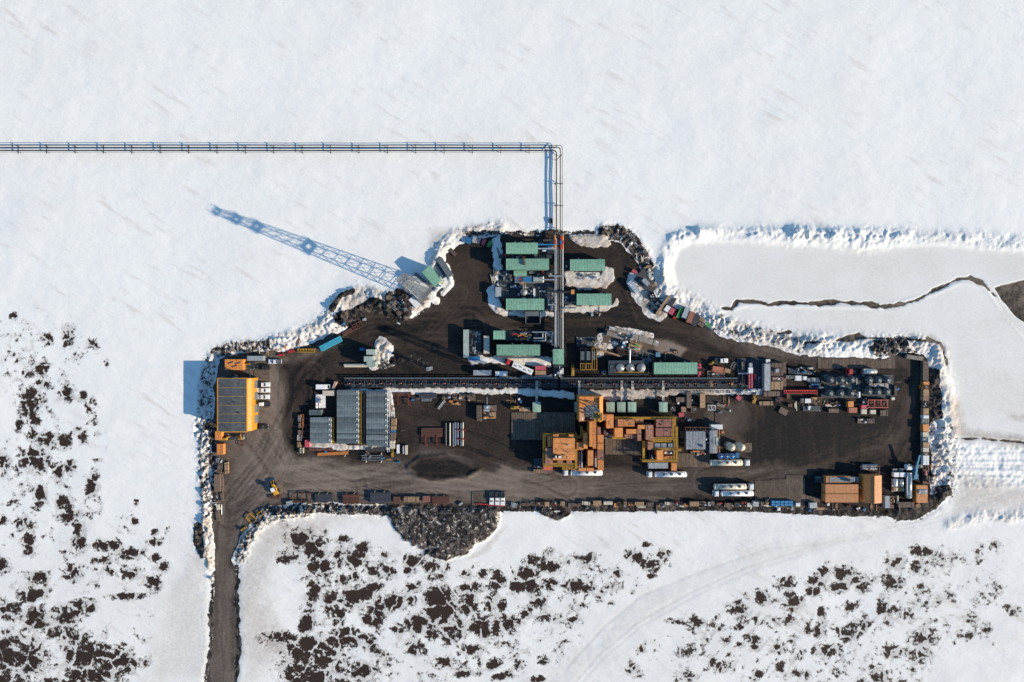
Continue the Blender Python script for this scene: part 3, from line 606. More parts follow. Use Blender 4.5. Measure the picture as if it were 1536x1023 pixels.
def tractor_parts(t,x0,cabm,s=1,nose=False):
    """truck tractor, front towards s*x ; x0 = rear of its chassis"""
    f=MB(); f.cb(x0+s*2.6,0,.6,5.2,.9,.3); f.build('chassis',DARK,t)
    c=MB(); c.cb(x0+s*(3.7),0,.9,1.9,2.4,2.1); c.cb(x0+s*3.6,0,3.0,1.3,2.0,.3); cab=c.build('cab',cabm,t)
    MB().cb(x0+s*4.68,0,2.0,.06,2.1,.8).build('windscreen',GLASS,cab)
    h=MB(); h.cb(x0+s*5.3,0,.8,1.3,1.6,1.1) if nose else h.cb(x0+s*4.8,0,.7,.25,2.3,.7); h.build('bonnet',cabm,t)
    for q in (.6,1.8,4.6):
        for y in (-1,1): MB().fr((x0+s*q,y*.75,.5),(x0+s*q,y*1.2,.5),.5,.5,14).build('wheel',BLACK,t)
def tanker(x0,y0,x1,y1,h,label,m,cabpos='w',cabm=None,hatches=3,group='tanker trucks in the yard',nose=False,cabx=None):
    """trailer rect in px (without the tractor); E-W unless tall"""
    s=R(x0,y0,x1,y1); x,y,L,Wd,rot=pl(s,h); Wd=max(Wd,2.3)
    t=thing('tanker_truck',label,'tanker truck',x,y,0,rot,group); a=L/2; r=Wd/2; zc=h-r
    b=MB(); b.fr((-a+.5,0,zc),(a-.5,0,zc),r,r,20)
    for sg in(-1,1): b.fr((sg*(a-.5),0,zc),(sg*(a-.15),0,zc),r,r*.85,20); b.fr((sg*(a-.15),0,zc),(sg*a,0,zc),r*.85,r*.4,20)
    b.build('tank',m,t,True)
    for k in range(4):
        q=-a+1.2+(L-2.4)*k/3; MB().fr((q-.05,0,zc),(q+.05,0,zc),r+.03,r+.03,20).build('band',LGREY,t)
    for k in range(hatches):
        q=-a+L*(k+1)/(hatches+1)+.2; hb=MB(); hb.fr((q,.15,h-.1),(q,.15,h+.22),.5,.5,12); hb.cb(q+.1,.55,h-.2,1.1,.3,.4); hb.build('manhole',DARK if hatches else m,t)
    c=MB(); c.cb(0,r*.75,h-.35,L*.75,.45,.05)
    c.build('catwalk',LGREY,t)
    ch=MB(); ch.cb(0,.5,.75,L-.4,.15,.3); ch.cb(0,-.5,.75,L-.4,.15,.3); ch.cb(0,0,1.0,L-1,.9,max(.1,h-2*r-1.0)+.2); ch.build('chassis',DARK,t)
    s_=-1 if cabpos in('w','s') else 1
    for q in (-s_*(a-1.2),-s_*(a-2.5),-s_*(a-3.8)):
        for yy in(-1,1): MB().fr((q,yy*.7,.5),(q,yy*1.2,.5),.5,.5,14).build('wheel',BLACK,t)
    if cabpos!='none': tractor_parts(t,s_*(a-1.6),cabm or WHITE,s_,nose)
    return t
def vtank(px,py,rpx,h,label,m,name='storage_tank',cat='tank',dome=.5,top=None,group=None,snow=False,rm=None):
    k=1-h/CAMZ; x,y=W(px,py,h); r=rpx*PX*k; t=thing(name,label,cat,x,y,0,0,group)
    b=MB(); b.fr((0,0,.1),(0,0,h-dome*.5),r,r,28); 
    for q in (.3,.6,.9): b.fr((0,0,h*q-.05),(0,0,h*q+.05),r+.05,r+.05,28)
    b.build('shell',m,t,True)
    d=MB(); d.dome((0,0,h-dome*.5),r,dome*.5,28,5); d.build('roof',top or m,t,True)
    g=MB(); g.fr((0,0,h-.1),(0,0,h+.3),.3,.3,12); g.build('hatch',LGREY,t)
    rl=MB()
    for q in range(12):
        a0=2*math.pi*q/12; a1=2*math.pi*(q+1)/12; p=(r*math.cos(a0),r*math.sin(a0)); s=(r*math.cos(a1),r*math.sin(a1))
        rl.bar((p[0],p[1],h-.4),(p[0],p[1],h+.7),.05); rl.bar((p[0],p[1],h+.7),(s[0],s[1],h+.7),.05)
    rl.build('guard_rail',rm or YEL,t)
    l=MB()
    for s in(-.25,.25): l.bar((-r-.2,s,0),(-r-.2,s,h+.6),.06)
    for q in range(int(h/.4)): l.bar((-r-.2,-.25,.3+q*.4),(-r-.2,.25,.3+q*.4),.04)
    l.build('ladder',GREY,t)
    return t
def matdeck(sp,label,m=None,nx=None,z=.0,h=.22,group='timber access mats on the yard'):
    x,y,L,Wd,rot=pl(sp,0); t=thing('timber_mat',label,'timber mat',x,y,z,rot,group)
    n=nx or max(1,round(L/2.6)); w=L/n
    for k in range(n):
        b=MB(); q=-L/2+w*k; nb=5; dz=rnd.uniform(0,.05)
        for j in range(nb):
            b.box(q+.04+(w-.08)*j/nb,-Wd/2+rnd.uniform(0,.3),.02,q+(w-.08)*(j+1)/nb,Wd/2-rnd.uniform(0,.3),h+dz+rnd.uniform(0,.02))
        b.build('plank_panel',m or MATW,t)
    return t
def stack(sp,h,label,m=None,name='timber_stack',cat='timber stack',n=None,group=None,layers=3,bands=True,z=0):
    x,y,L,Wd,rot=pl(sp,h+z); t=thing(name,label,cat,x,y,z,rot,group); m=m or TAN
    g=MB()
    for k in (-.35,.35): g.cb(L*k,0,0,.18,Wd,.18)
    g.build('bearer',WOOD,t)
    lh=(h-.18)/layers; n=n or max(2,round(Wd/.45)); b=MB()
    for l in range(layers):
        for j in range(n):
            q=-Wd/2+Wd*(j+.5)/n; dx=rnd.uniform(-.2,.2); b.cb(dx,q,.18+l*lh,L-.4,Wd/n*.92,lh*.95,rnd.uniform(-.01,.01))
    b.build('boards',m,t)
    if bands:
        q=MB()
        for k in (-.25,.3): q.cb(L*k,0,.15,.12,Wd+.06,h-.1)
        q.build('strap',DARK,t)
    return t
def crate(sp,h,label,m,name='crate',cat='crate',group=None,fill=None,z=0,lid=True):
    x,y,L,Wd,rot=pl(sp,h+z); t=thing(name,label,cat,x,y,z,rot,group); a,c=L/2,Wd/2
    p=MB()
    for k in (-.4,0,.4): p.cb(0,Wd*k,0,L,.12,.14)
    p.build('pallet',WOOD,t)
    b=MB(); n=max(2,int(L/.5))
    for (q0,q1) in ((-c,-c+.06),(c-.06,c)):
        for l in range(3): b.box(-a,q0,.16+l*(h-.16)/3,a,q1,.16+(l+.85)*(h-.16)/3)
    for (q0,q1) in ((-a,-a+.06),(a-.06,a)):
        for l in range(3): b.box(q0,-c+.06,.16+l*(h-.16)/3,q1,c-.06,.16+(l+.85)*(h-.16)/3)
    b.box(-a+.06,-c+.06,.14,a-.06,c-.06,h*.55)
    b.build('side_boards',m,t)
    if lid:
        l=MB()
        for k in range(n): l.box(-a+L*k/n+.02,-c,h,-a+L*(k+1)/n-.02,c,h+.05)
        l.build('lid',m,t)
    else:
        l=MB()
        for k in range(7): l.cb(rnd.uniform(-a*.7,a*.7),rnd.uniform(-c*.6,c*.6),h*.5,rnd.uniform(.2,.6),rnd.uniform(.2,.5),h*rnd.uniform(.2,.6),rnd.uniform(0,3))
        l.build('contents',fill or LGREY,t)
    return t
def pipes(sp,h,label,m,n=6,layers=2,name='pipe_stack',cat='pipe stack',stand=None,group=None,gap=1.,z=.4,cross=(-.3,.3),over=0.):
    x,y,L,Wd,rot=pl(sp,h); t=thing(name,label,cat,x,y,0,rot,group); r=Wd/n/2*gap
    g=MB()
    for k in cross: g.cb(L*k,0,0,.3,Wd+over*2+.2,z)
    if over:
        for k in cross:
            for s in(-1,1): g.cb(L*k,s*(Wd/2+over*.5),0,.2,.2,h+.5)
    g.build('stand',stand or WOOD,t)
    for l in range(layers):
        for j in range(n-l):
            q=-Wd/2+Wd*(j+.5+l*.5)/n; dx=rnd.uniform(-.25,.25); b=MB(); zz=z+r+l*r*1.75
            b.fr((-L/2+dx+.25,q,zz),(L/2+dx-.25,q,zz),r,r,8); b.build('pipe',m,t)
    return t
def rack(px,py,wpx,lpx,label,m=None,h=1.4,rot=90,group='red pipe trestles'):
    x,y,L,Wd,_=pl((px,py,lpx,wpx,0),h); t=thing('pipe_trestle',label,'trestle',x,y,0,rot,group); m=m or mat('trestle_red',(.24,.028,.028),.6,0,.5,(.07,.02,.02))
    b=MB(); b.cb(0,0,h-.2,L,.35,.2); b.build('beam',m,t)
    for s in(-1,1):
        q=MB(); 
        for w_ in(-1,1): q.bar((s*L*.42,w_*Wd*.45,0),(s*L*.4,w_*.12,h-.2),.14)
        q.cb(s*L*.42,0,0,.2,Wd,.12); q.build('leg_set',m,t)
    b=MB()
    for k in range(5): b.bar((-L*.4+L*.8*k/5,0,h-.2),(-L*.4+L*.8*(k+.5)/5,0,.3),.08)
    b.build('brace',m,t); return t
def frame(sp,h,label,m,name='steel_cradle',cat='steel cradle',bays=3,group=None,tube=.22,z=0):
    x,y,L,Wd,rot=pl(sp,h); t=thing(name,label,cat,x,y,z,rot,group); a,c=L/2,Wd/2; n=bays
    for k in range(n+1):
        q=-a+L*k/n
        p=MB()
        for s in(-1,1): p.cb(q,s*c,0,tube,tube,h)
        p.build('post',m,t)
        MB().cb(q,0,h-tube,tube,Wd-tube,tube).build('cross_beam',m,t)
    b=MB()
    for s in(-1,1): b.cb(0,s*c,h,L+tube,tube,tube*.9); b.cb(0,s*c,.02,L+tube,tube*.9,tube)
    b.build('side_rail',m,t)
    b=MB()
    for k in range(n):
        q=-a+L*k/n; b.bar((q,-c,h*.95),(q+L/n,c,h*.95),.08)
    b.build('brace',m,t); return t
def loader(px,py,rot,label,m=None,name='wheel_loader',cat='loader',size=1.,group=None,arm=True):
    x,y=W(px,py,2.5); m=m or YEL; t=thing(name,label,cat,x,y,0,rot,group); s=size
    b=MB(); b.cb(-1.3*s,0,.9*s,2.6*s,1.7*s,1.2*s); b.cb(.8*s,0,.8*s,1.6*s,1.3*s,.8*s); b.build('body',m,t)
    c=MB(); c.cb(-.2*s,0,2.1*s,1.3*s,1.3*s,1.2*s); cb=c.build('cab',GLASS,t)
    MB().cb(-.2*s,0,3.3*s,1.5*s,1.5*s,.12).build('cab_roof',WHITE if size>1 else m,cb)
    for sx in(-1.4,1.3):
        for sy in(-1,1): MB().fr((sx*s,sy*.75*s,.75*s),(sx*s,sy*1.25*s,.75*s),.75*s,.75*s,16).build('wheel',BLACK,t)
    a=MB()
    for sy in(-1,1): a.bar((.8*s,sy*.5*s,1.7*s),(3.0*s,sy*.5*s,.8*s),.2)
    a.build('lift_arm',m,t)
    u=MB(); 
    if arm: u.extr([(3.0*s,.1),(3.9*s,.1),(3.2*s,.35),(3.1*s,1.2*s)],-1.3*s,1.3*s,'y')
    else:
        for sy in(-.4,.4): u.cb(3.8*s,sy*s,.3,1.6*s,.15,.08)
        u.cb(3.0*s,0,.2,.15,1.3*s,1.6*s)
    o=u.build('bucket' if arm else 'fork',m if not arm else GREY,t); recalc(o)
    MB().fr((-1.9*s,.4*s,2.1*s),(-1.9*s,.4*s,2.9*s),.08,.08,8).build('exhaust_pipe',DARK,t)
    return t
def skid(sp,h,label,seed=1,name='equipment_skid',cat='equipment skid',deck=None,pal=None,z=0,dens=1.,railm=None,group=None,dh=.5):
    x,y,L,Wd,rot=pl(sp,1.); t=thing(name,label,cat,x,y,z,rot,group); r=random.Random(seed); a,c=L/2,Wd/2
    deck=deck or DECK; pal=pal or [LGREY,GREY,DARK,CREAM,WHITE,PIPEL]
    d=MB(); d.box(-a,-c,dh-.12,a,c,dh)
    for s in(-1,1): d.cb(0,s*(c-.15),0,L-.1,.2,dh-.12)
    n=max(2,int(L/2.5))
    for k in range(n): d.cb(-a+.3+(L-.6)*k/(n-1),0,.0,.16,Wd-.5,dh-.12)
    d.build('deck',deck,t)
    N_=max(2,int(L*Wd/7*dens))
    for k in range(N_):
        px_,py_=r.uniform(-a*.85,a*.85),r.uniform(-c*.75,c*.75); ty=r.random(); mm=r.choice(pal); hh=h*r.uniform(.4,1); b=MB()
        if ty<.3:
            sx,sy=r.uniform(.7,2.),r.uniform(.6,1.3); sx=min(sx,L*.3);sy=min(sy,Wd*.4); px_=max(-a+sx/2,min(a-sx/2,px_)); py_=max(-c+sy/2,min(c-sy/2,py_)); b.cb(px_,py_,dh,sx,sy,hh); b.cb(px_,py_,dh+hh,sx*.6,sy*.5,.15); b.build('equipment_cabinet',mm,t)
        elif ty<.5:
            rr=min(r.uniform(.3,.6),c*.4); ll=min(r.uniform(1.5,3.5),L*.5); px_=max(-a+ll/2,min(a-ll/2,px_)); py_=max(-c+rr,min(c-rr,py_)); zz=dh+.3+rr; b.fr((px_-ll/2,py_,zz),(px_+ll/2,py_,zz),rr,rr,14); b.cb(px_-ll*.3,py_,dh,.2,rr*1.4,.4); b.cb(px_+ll*.3,py_,dh,.2,rr*1.4,.4); b.fr((px_,py_,zz+rr*.9),(px_,py_,zz+rr+.3),.12,.12,8); b.build('vessel',mm,t,False)
        elif ty<.65:
            rr=r.uniform(.3,.7); rr=min(rr,c*.5); b.fr((px_,py_,dh),(px_,py_,dh+hh),rr,rr,14); b.dome((px_,py_,dh+hh),rr,rr*.4,14,3); b.build('drum',mm,t)
        elif ty<.9:
            z0=dh+r.uniform(.4,hh); pts=[(px_,py_,dh),(px_,py_,z0)]; q=max(-a,min(a,px_+r.uniform(-3,3))); w_=max(-c,min(c,py_+r.uniform(-2,2))); pts+=[(q,py_,z0),(q,w_,z0),(q,w_,dh)]; b.path(pts,r.uniform(.07,.14),6); b.build('pipework',mm,t)
        else:
            b.fr((px_,py_,dh),(px_,py_,dh+.8),.15,.15,8); b.fr((px_-.3,py_,dh+.6),(px_+.3,py_,dh+.6),.2,.2,8); b.fr((px_,py_,dh+.8),(px_,py_,dh+.86),.35,.35,10); b.build('valve',r.choice([RED,YEL,BLUE]) ,t)
    if railm:
        b=MB()
        for s in(-1,1):
            b.bar((-a,s*c,dh+1.1),(a,s*c,dh+1.1),.06); b.bar((-a,s*c,dh+.6),(a,s*c,dh+.6),.04)
            for k in range(int(L/1.5)+1): b.bar((-a+L*k/(int(L/1.5)),s*c,dh),(-a+L*k/int(L/1.5),s*c,dh+1.1),.05)
        b.build('handrail',railm,t)
    return t
def rigbox(x0,y0,x1,y1,h,label,m=None,roofm=None,z=0,seed=0,gear=True,rail=False,name='rig_module',cat='rig module',seams=True,group='orange modules of the drilling rig',slope=0):
    s=R(x0,y0,x1,y1); x,y,L,Wd,rot=pl(s,h); t=thing(name,label,cat,x,y,z,rot,group); a,c=L/2,Wd/2; m=m or ORANGE; r=random.Random(seed or int(x0*7+y0))
    h=h-z
    b=MB(); b.box(-a+.05,-c+.05,0,a-.05,c-.05,h-.12)
    n=max(2,int(L/1.3))
    for k in range(n+1):
        q=-a+.1+(L-.2)*k/n; b.box(q-.06,-c,.1,q+.06,-c+.05,h-.2); b.box(q-.06,c-.05,.1,q+.06,c,h-.2)
    b.build('wall',m,t)
    b=MB(); b.extr([(-c,h-.12),(c,h-.12),(c,h+slope),(-c,h)],-a,a)
    if seams:
        n=max(1,int(L/2.4))
        for k in range(1,n): q=-a+L*k/n; b.extr([(-c+.05,h),(c-.05,h+slope),(c-.05,h+slope+.07),(-c+.05,h+.07)],q-.05,q+.05)
    o=b.build('roof',roofm or m,t); recalc(o)
    if gear:
        for k in range(max(1,int(L*Wd/11))):
            q=MB(); gx,gy=r.uniform(-a*.8,a*.8),r.uniform(-c*.7,c*.7); ty=r.random()
            if ty<.4: q.cb(gx,gy,h,r.uniform(.3,.8),r.uniform(.3,.8),r.uniform(.2,.6)); q.build('roof_hatch',r.choice([m,GREY,LGREY]),t)
            elif ty<.7: q.fr((gx,gy,h),(gx,gy,h+r.uniform(.4,1.2)),.14,.14,8); q.fr((gx,gy,h+.5),(gx,gy,h+.6),.25,.25,8); q.build('vent_pipe',r.choice([GREY,DARK,LGREY]),t)
            else: q.path([(gx,gy,h),(gx,gy,h+.35),(max(-a,min(a,gx+r.uniform(-2,2))),gy,h+.35)],.08,6); q.build('conduit',r.choice([DARK,GREY]),t)
    if rail:
        q=MB()
        for s in(-1,1):
            for zz in(.55,1.05): q.bar((-a,s*c,h+zz),(a,s*c,h+zz),.06)
            nn=max(1,int(L/1.6))
            for k in range(nn+1): q.bar((-a+L*k/nn,s*c,h),(-a+L*k/nn,s*c,h+1.05),.06)
        q.build('handrail',YEL,t)
    opening_door(t,-a*.5,-c,'s',m=DARK); 
    return t
def walkway(pts,h,label,w=1.1,m=None,group='yellow walkways around the rig'):
    p=[W(a,b,h) for a,b in pts]; x0,y0=p[0]; t=thing('elevated_walkway',label,'walkway',x0,y0,0,0,group); m=m or YEL
    for (ax,ay),(bx,by) in zip(p,p[1:]):
        ax-=x0;bx-=x0;ay-=y0;by-=y0; L=math.hypot(bx-ax,by-ay); an=math.atan2(by-ay,bx-ax); cx,cy=(ax+bx)/2,(ay+by)/2
        ex=w*.5
        MB().cb(cx,cy,h-.15,L-w*.0-ex*.2,w,.12+rnd.uniform(0,.02),an).build('deck',m,t)
        c,s=math.cos(an),math.sin(an); r=MB(); q=MB(); n=max(1,int(L/2.2))
        for sd in(-1,1):
            ox,oy=-s*sd*w/2,c*sd*w/2
            for zz in(.5,1.0): r.bar((ax+ox,ay+oy,h+zz),(bx+ox,by+oy,h+zz),.09)
            for k in range(n+1):
                u,v=ax+(bx-ax)*k/n+ox,ay+(by-ay)*k/n+oy; r.bar((u,v,h),(u,v,h+1),.07)
                if k%2==0: q.bar((u,v,0),(u,v,h-.1),.18)
        r.build('handrail',m,t); q.build('support_post',m,t)
    return t
def lattice(x,y,z0,H,b0,b1,m,name,label,cat,rot=0,plats=(),pm=None,crown=None,legw=.35,nb=12,lean=(0,0),brw=.14):
    t=thing(name,label,cat,x,y,0,rot)
    def cor(f,sx,sy): w_=(b0+(b1-b0)*f)/2; return (sx*w_+lean[0]*f,sy*w_+lean[1]*f,z0+(H-z0)*f)
    C4=[(-1,-1),(1,-1),(1,1),(-1,1)]
    for sx,sy in C4: MB().bar(cor(0,sx,sy),cor(1,sx,sy),legw).build('leg',m,t)
    b=MB(); fs=[1-(1-k/nb)**1.0 for k in range(nb+1)]
    for k in range(nb):
        for i in range(4):
            s0,s1=C4[i],C4[(i+1)%4]; p,q=cor(fs[k],*s0),cor(fs[k],*s1); p2,q2=cor(fs[k+1],*s0),cor(fs[k+1],*s1)
            b.bar(p,q,brw); mid=tuple((p2[j]+q2[j])/2 for j in range(3)); b.bar(p,mid,brw*.8); b.bar(q,mid,brw*.8)
    b.build('bracing',m,t)
    for f,ext in plats:
        z=z0+(H-z0)*f; w_=(b0+(b1-b0)*f)/2+ext; ox,oy=lean[0]*f,lean[1]*f; pb=MB(); i_=max(.3,(w_-ext)*.45)
        pb.box(ox-w_,oy-w_,z-.12,ox+w_,oy-i_,z); pb.box(ox-w_,oy+i_,z-.12,ox+w_,oy+w_,z); pb.box(ox-w_,oy-i_,z-.12,ox-i_,oy+i_,z); pb.box(ox+i_,oy-i_,z-.12,ox+w_,oy+i_,z); pl_=pb.build('platform',pm or m,t)
        rb=MB()
        for i in range(4):
            a_,c_=C4[i],C4[(i+1)%4]
            for zz in (.5,1.1): rb.bar((ox+a_[0]*w_,oy+a_[1]*w_,z+zz),(ox+c_[0]*w_,oy+c_[1]*w_,z+zz),.07)
            rb.bar((ox+a_[0]*w_,oy+a_[1]*w_,z),(ox+a_[0]*w_,oy+a_[1]*w_,z+1.1),.08)
        rb.build('handrail',pm or m,pl_)
    if crown:
        w_=b1/2+.5; ox,oy=lean; cb=MB(); cb.cb(ox,oy,H,2*w_,2*w_,.25); o=cb.build('crown_platform',crown,t)
        s=MB()
        for q in(-.4,.4): s.fr((ox-w_*.8,oy+q,H+.9),(ox-w_*.8+.0,oy+q+.2,H+.9),.7,.7,14); s.fr((ox+w_*.3,oy+q,H+.9),(ox+w_*.3,oy+q+.2,H+.9),.7,.7,14)
        s.build('crown_sheave',DARK,t)
        g=MB()
        for q in(-1,1):
            g.bar((ox+q*w_,oy-w_,H+.25),(ox+q*w_,oy+w_,H+.25),.3); g.bar((ox-w_,oy+q*w_,H+.25),(ox+w_,oy+q*w_,H+.25),.3)
        g.bar((ox,oy-w_,H+.5),(ox,oy+w_,H+.5),.25); g.bar((ox-w_,oy,H+.5),(ox+w_,oy,H+.5),.25); g.build('crown_frame',crown,t)
    return t
def Cn(cx,cy,L,Wd,imgdeg): return (cx,cy,L,Wd,-imgdeg)   # imgdeg: clockwise in the photo
# ================= north-west: golden hall =================
h=9.4; s=R(327,568,380,647); x0,y0=W(327,647,h); x1,y1=W(369.5,568,h)
cx,cy=(x0+x1)/2,(y0+y1)/2; t=thing('maintenance_hall','tall golden yellow hall with a dark grey panelled roof, west edge of the yard','hall',cx,cy)
a,c=(x1-x0)/2,(y1-y0)/2
MB().box(-a+.1,-c+.1,0,a-.1,c-.1,h-.5).build('wall',GOLD,t)
b=MB(); b.extr([(-a,h-.35),(a,h-.35),(a,h-.1),(a*.0,h+.25),(-a,h-.1)],-c,c,'y'); o=b.build('roof',ROOFD,t); recalc(o)
b=MB()
for k in range(7):
    q=-c+2*c*k/6; b.extr([(-a,h-.1),(0,h+.25),(a,h-.1),(a,h+.04),(0,h+.38),(-a,h+.04)],q-.09,q+.09,'y')
o=b.build('roof_seam',mat('faded_gold_trim',(.40,.27,.09)),t); recalc(o)
b=MB(); b.box(-a-.35,-c-.35,h-.5,-a+.02,c+.35,h+.0); b.box(a,-c-.35,h-.5,a+.3,c+.35,h-.02); b.box(-a+.02,-c-.35,h-.5,a,-c,h-.0); b.box(-a+.02,c,h-.5,a,c+.35,h); b.build('roof_trim',GOLD,t)
# sloping bright east side (annex)
b=MB(); b.extr([(a+.3,0),(a+1.7,0),(a+1.7,h-2.2),(a+.3,h-.7)],-c,c,'y'); o=b.build('east_bay',GOLD,t); recalc(o)
b=MB()
for k in range(25):
    q=-c+2*c*k/24; b.extr([(a+.32,h-.69),(a+1.72,h-2.2),(a+1.72,.2),(a+1.8,.2),(a+1.8,h-2.16),(a+.32,h-.58)],q-.05,q+.05,'y')
o=b.build('cladding_rib',GOLD,t); recalc(o)
for k,q in enumerate((-.6,-.2,.3,.75)):
    b=MB(); b.box(a+1.7,c*q-1.7,0,a+1.86,c*q+1.7,4.2); d=b.build('roller_door',GREY,t); MB().box(a+1.86,c*q-1.7,1.,a+1.92,c*q+1.7,1.12).build('handle',DARK,d)
skid(R(374,606,379,616),2.,'brown clutter with a hand cart against the east side of the golden hall',211,pal=[WOOD,RBROWN,TAN,YEL],dens=4,deck=WOOD)
for k in range(2):
    b=MB(); b.fr((a*.2+k*2,c*(.1-.4*k),h+.1),(a*.2+k*2,c*(.1-.4*k),h+.8),.25,.25,10); b.build('roof_vent',DARK,t)
b=MB(); b.box(-a-1.3,-c*.9,0,-a-.4,c*1.05,3.2); b.build('lean_to',GREY,t)
crate(R(323,647,332,660),3.2,'bright orange cabin at the south-west corner of the golden hall',ORANGE2,'orange_cabin','cabin',lid=True)
skid(R(333,651,368,660),2.4,'cluttered grey service skid along the south wall of the golden hall',3,pal=[TAN,LGREY,WHITE,YEL],dens=1.6)
skid(R(345,562,376,567.5),2.0,'narrow equipment skid against the north wall of the golden hall',4,pal=[WHITE,GREY,TAN],dens=1.4)
frame(R(361,657,364,669),1.2,'thin brown steel frame south of the golden hall',RBROWN,bays=2,tube=.15)
t=rigbox(337.5,539,364.5,555,3.4,'orange shed with three dark roof vents beside the golden hall',ORANGE2,gear=False,name='orange_shed',cat='shed',group=None)
for k,(q,w_) in enumerate(((-1.4,1.5),(.3,-1.1),(1.8,1.2))):
    b=MB(); b.cb(q,w_*.6,3.35,2.4,.35,.25,.35); b.build('roof_vent',DARK,t)
container(R(371,534,395,541),2.7,'grey container behind the orange shed',LGREY)
skid(R(365,543,382,555),2.,'small yellow pump skid east of the orange shed',5,pal=[YEL,GREY,YEL,DARK],dens=1.6)
matdeck((393.5,577,70,24,90),'long timber mat apron where the pickups park beside the golden hall',nx=11,group=None)
WP=[(394,577,'white pickup, northernmost of the three parked beside the golden hall'),(394,585.5,'white pickup, middle one of the three beside the golden hall'),(393.5,595.5,'white pickup, southernmost of the three beside the golden hall')]
for q in WP: pickup(q[0],q[1],0,WHITE,DARK if q[1]<580 else WHITE,q[2])
pickup(394.5,606.5,180,DARK,DARK,'dark pickup with a white roof box, last in the row beside the golden hall')
crate((391,606.5,5,5,0),2.2,'white roof box on the dark pickup beside the golden hall',WHITE,'cargo_box','box',lid=True,z=1.76)
pickup(411.5,542.5,180,WHITE,GREY,'white and grey pickup parked east of the orange shed')
pickup(394.5,551.2,180,BLACK,BLACK,'black pickup parked between the orange shed and the white pickups',cover=True)
pickup(391.5,640.5,0,BLACK,BLACK,'black pickup at the south-east corner of the golden hall')
stack((421,532.5,10,3.5,0),.9,'low red pallet stack east of the white and grey pickup',RED,n=3,layers=2)
stack(Cn(436,527,11,4,-15),1.,'tilted red pallet stack against the north snow bank',RED,n=3,layers=2)
frame(R(447,523.5,472,528),1.3,'long low yellow rack beside the cyan container',YEL,'steel_rack','rack',bays=6,tube=.3)
container(Cn(495.5,515.5,34,8,-27),2.8,'cyan container lying at an angle below the north-west snow bank',CYAN)
pipes(Cn(524,496,26,6,-30),1.3,'rust brown pipe lengths at the foot of the north-west snow bank',RBROWN,n=4,layers=1)
frame(Cn(536,489,14,8,-25),1.2,'brown frame next to the rust brown pipe lengths',RBROWN,bays=2)
# silos and the pale log
for i,(a_,b_,l) in enumerate(((556,528,'northern'),(552.5,538.5,'middle and westernmost'),(556.5,546.5,'southern'))):
    container((a_,b_,13,8,0),6.2,'tall pale green box tank, '+l+' one of three by the snow heap',mat('pale_green_paint',(.38,.45,.40),.6,0,.4,(.25,.25,.2)),'box_tank','tank',group='pale box tanks by the snow heap')
crate((543,524,7,4.5,0),2.,'small blue box at the corner of the pale box tanks',BLUE,'blue_box','box')
pipes(R(515,545.5,550,551),1.5,'low pale bundle of pipe west of the box tanks',CREAM,n=3,layers=2)
x,y=W(647,552,0); lattice(x,y,0,10,1.2,.5,LGREY,'flood_light_mast','thin light mast south of the long shadow in the central yard','light mast',plats=[(.98,.5)],nb=8,legw=.14,brw=.07)
# ================= camp modules =================
def col(x0,x1,ys,side,total,h=3.1):
    for i,(a_,b_) in enumerate(ys):
        X0,Y0=W(x0,b_,h); X1,Y1=W(x1,a_,h); m=MODUL
        module((X0+X1)/2,(Y0+Y1)/2,X1-X0,Y1-Y0-.06,h,'blue-grey accommodation module, %s from the north in the %s'%(ordn(i+1),side),m,rot=0,group='accommodation modules')
col(465.5,496.3,[(626+7.8*k,626+7.8*(k+1)) for k in range(5)],'short western block',5)
ysB=[(585+8.15*k,585+8.15*(k+1)) for k in range(8)]+[(651.2,658.2),(658.4,665.4)]
col(505.5,537.5,ysB,'middle block',10)
ysC=[(587+8.05*k,587+8.05*(k+1)) for k in range(8)]+[(652.2,660.3),(660.6,669)]
col(549.5,581,ysC,'eastern block',10)
walkway([(499,626),(499,664)],1.0,'yellow access walkway along the short western cabin block',w=1.4,group='camp walkways')
walkway([(540.5,586),(540.5,666)],1.0,'yellow access walkway along the middle cabin block',w=1.4,group='camp walkways')
walkway([(546.5,586),(546.5,668)],1.0,'tan access walkway on the west side of the eastern cabin block',w=.9,m=WOOD,group='camp walkways')
frame(R(581.5,587,584.5,678),1.2,'long white railing along the east side of the eastern cabin block',WHITE,'railing','railing',bays=16,tube=.16)
x,y=W(484,580.3,2.6)
t=thing('box_van','white box van north of the small cabin block','van',x,y,0,0)
MB().cb(-.8,0,.7,4.4,2.1,1.9).build('cargo_box',WHITE,t); c_=MB(); c_.extr([(1.45,.5),(3.1,.5),(3.1,1.1),(2.6,1.4),(2.1,2.2),(1.45,2.2)],-.95,.95,'y'); o=c_.build('cab',WHITE,t); recalc(o)
g=MB(); g.v=[(2.66,-.85,1.42),(2.66,.85,1.42),(2.16,.8,2.2),(2.16,-.8,2.2)]; g.f=[(0,1,2,3)]; g.build('windscreen',GLASS,t)
for sx in(-1.9,2.3):
    for sy in(-1,1): MB().fr((sx,sy*.7,.42),(sx,sy*1.02,.42),.42,.42,12).build('wheel',BLACK,t)
container(R(484,586,501,593.5),2.6,'cream container between the white van and the middle cabin block',CREAM)
container(Cn(501.5,578,12,3.5,-70),2.,'narrow pale pink box leaning beside the white van',mat('pale_pink_paint',(.55,.36,.3),.6),'narrow_box','box')
skid(R(473,592,488,612),2.6,'red and white machinery skid north of the small cabin block',8,pal=[RED,WHITE,RED,LGREY,WHITE],dens=2.2,deck=WHITE)
container(R(464,615,482,622.5),2.6,'pale blue-grey trailer box just north of the small cabin block',MODUL,'trailer','trailer')
frame(R(454,628,465,656),1.6,'orange-brown pipe frame west of the small cabin block',RBROWN,bays=3)
frame(R(451,622,455,641),1.4,'slim orange frame at the west end of the camp junk row',ORANGE,bays=3,tube=.2)
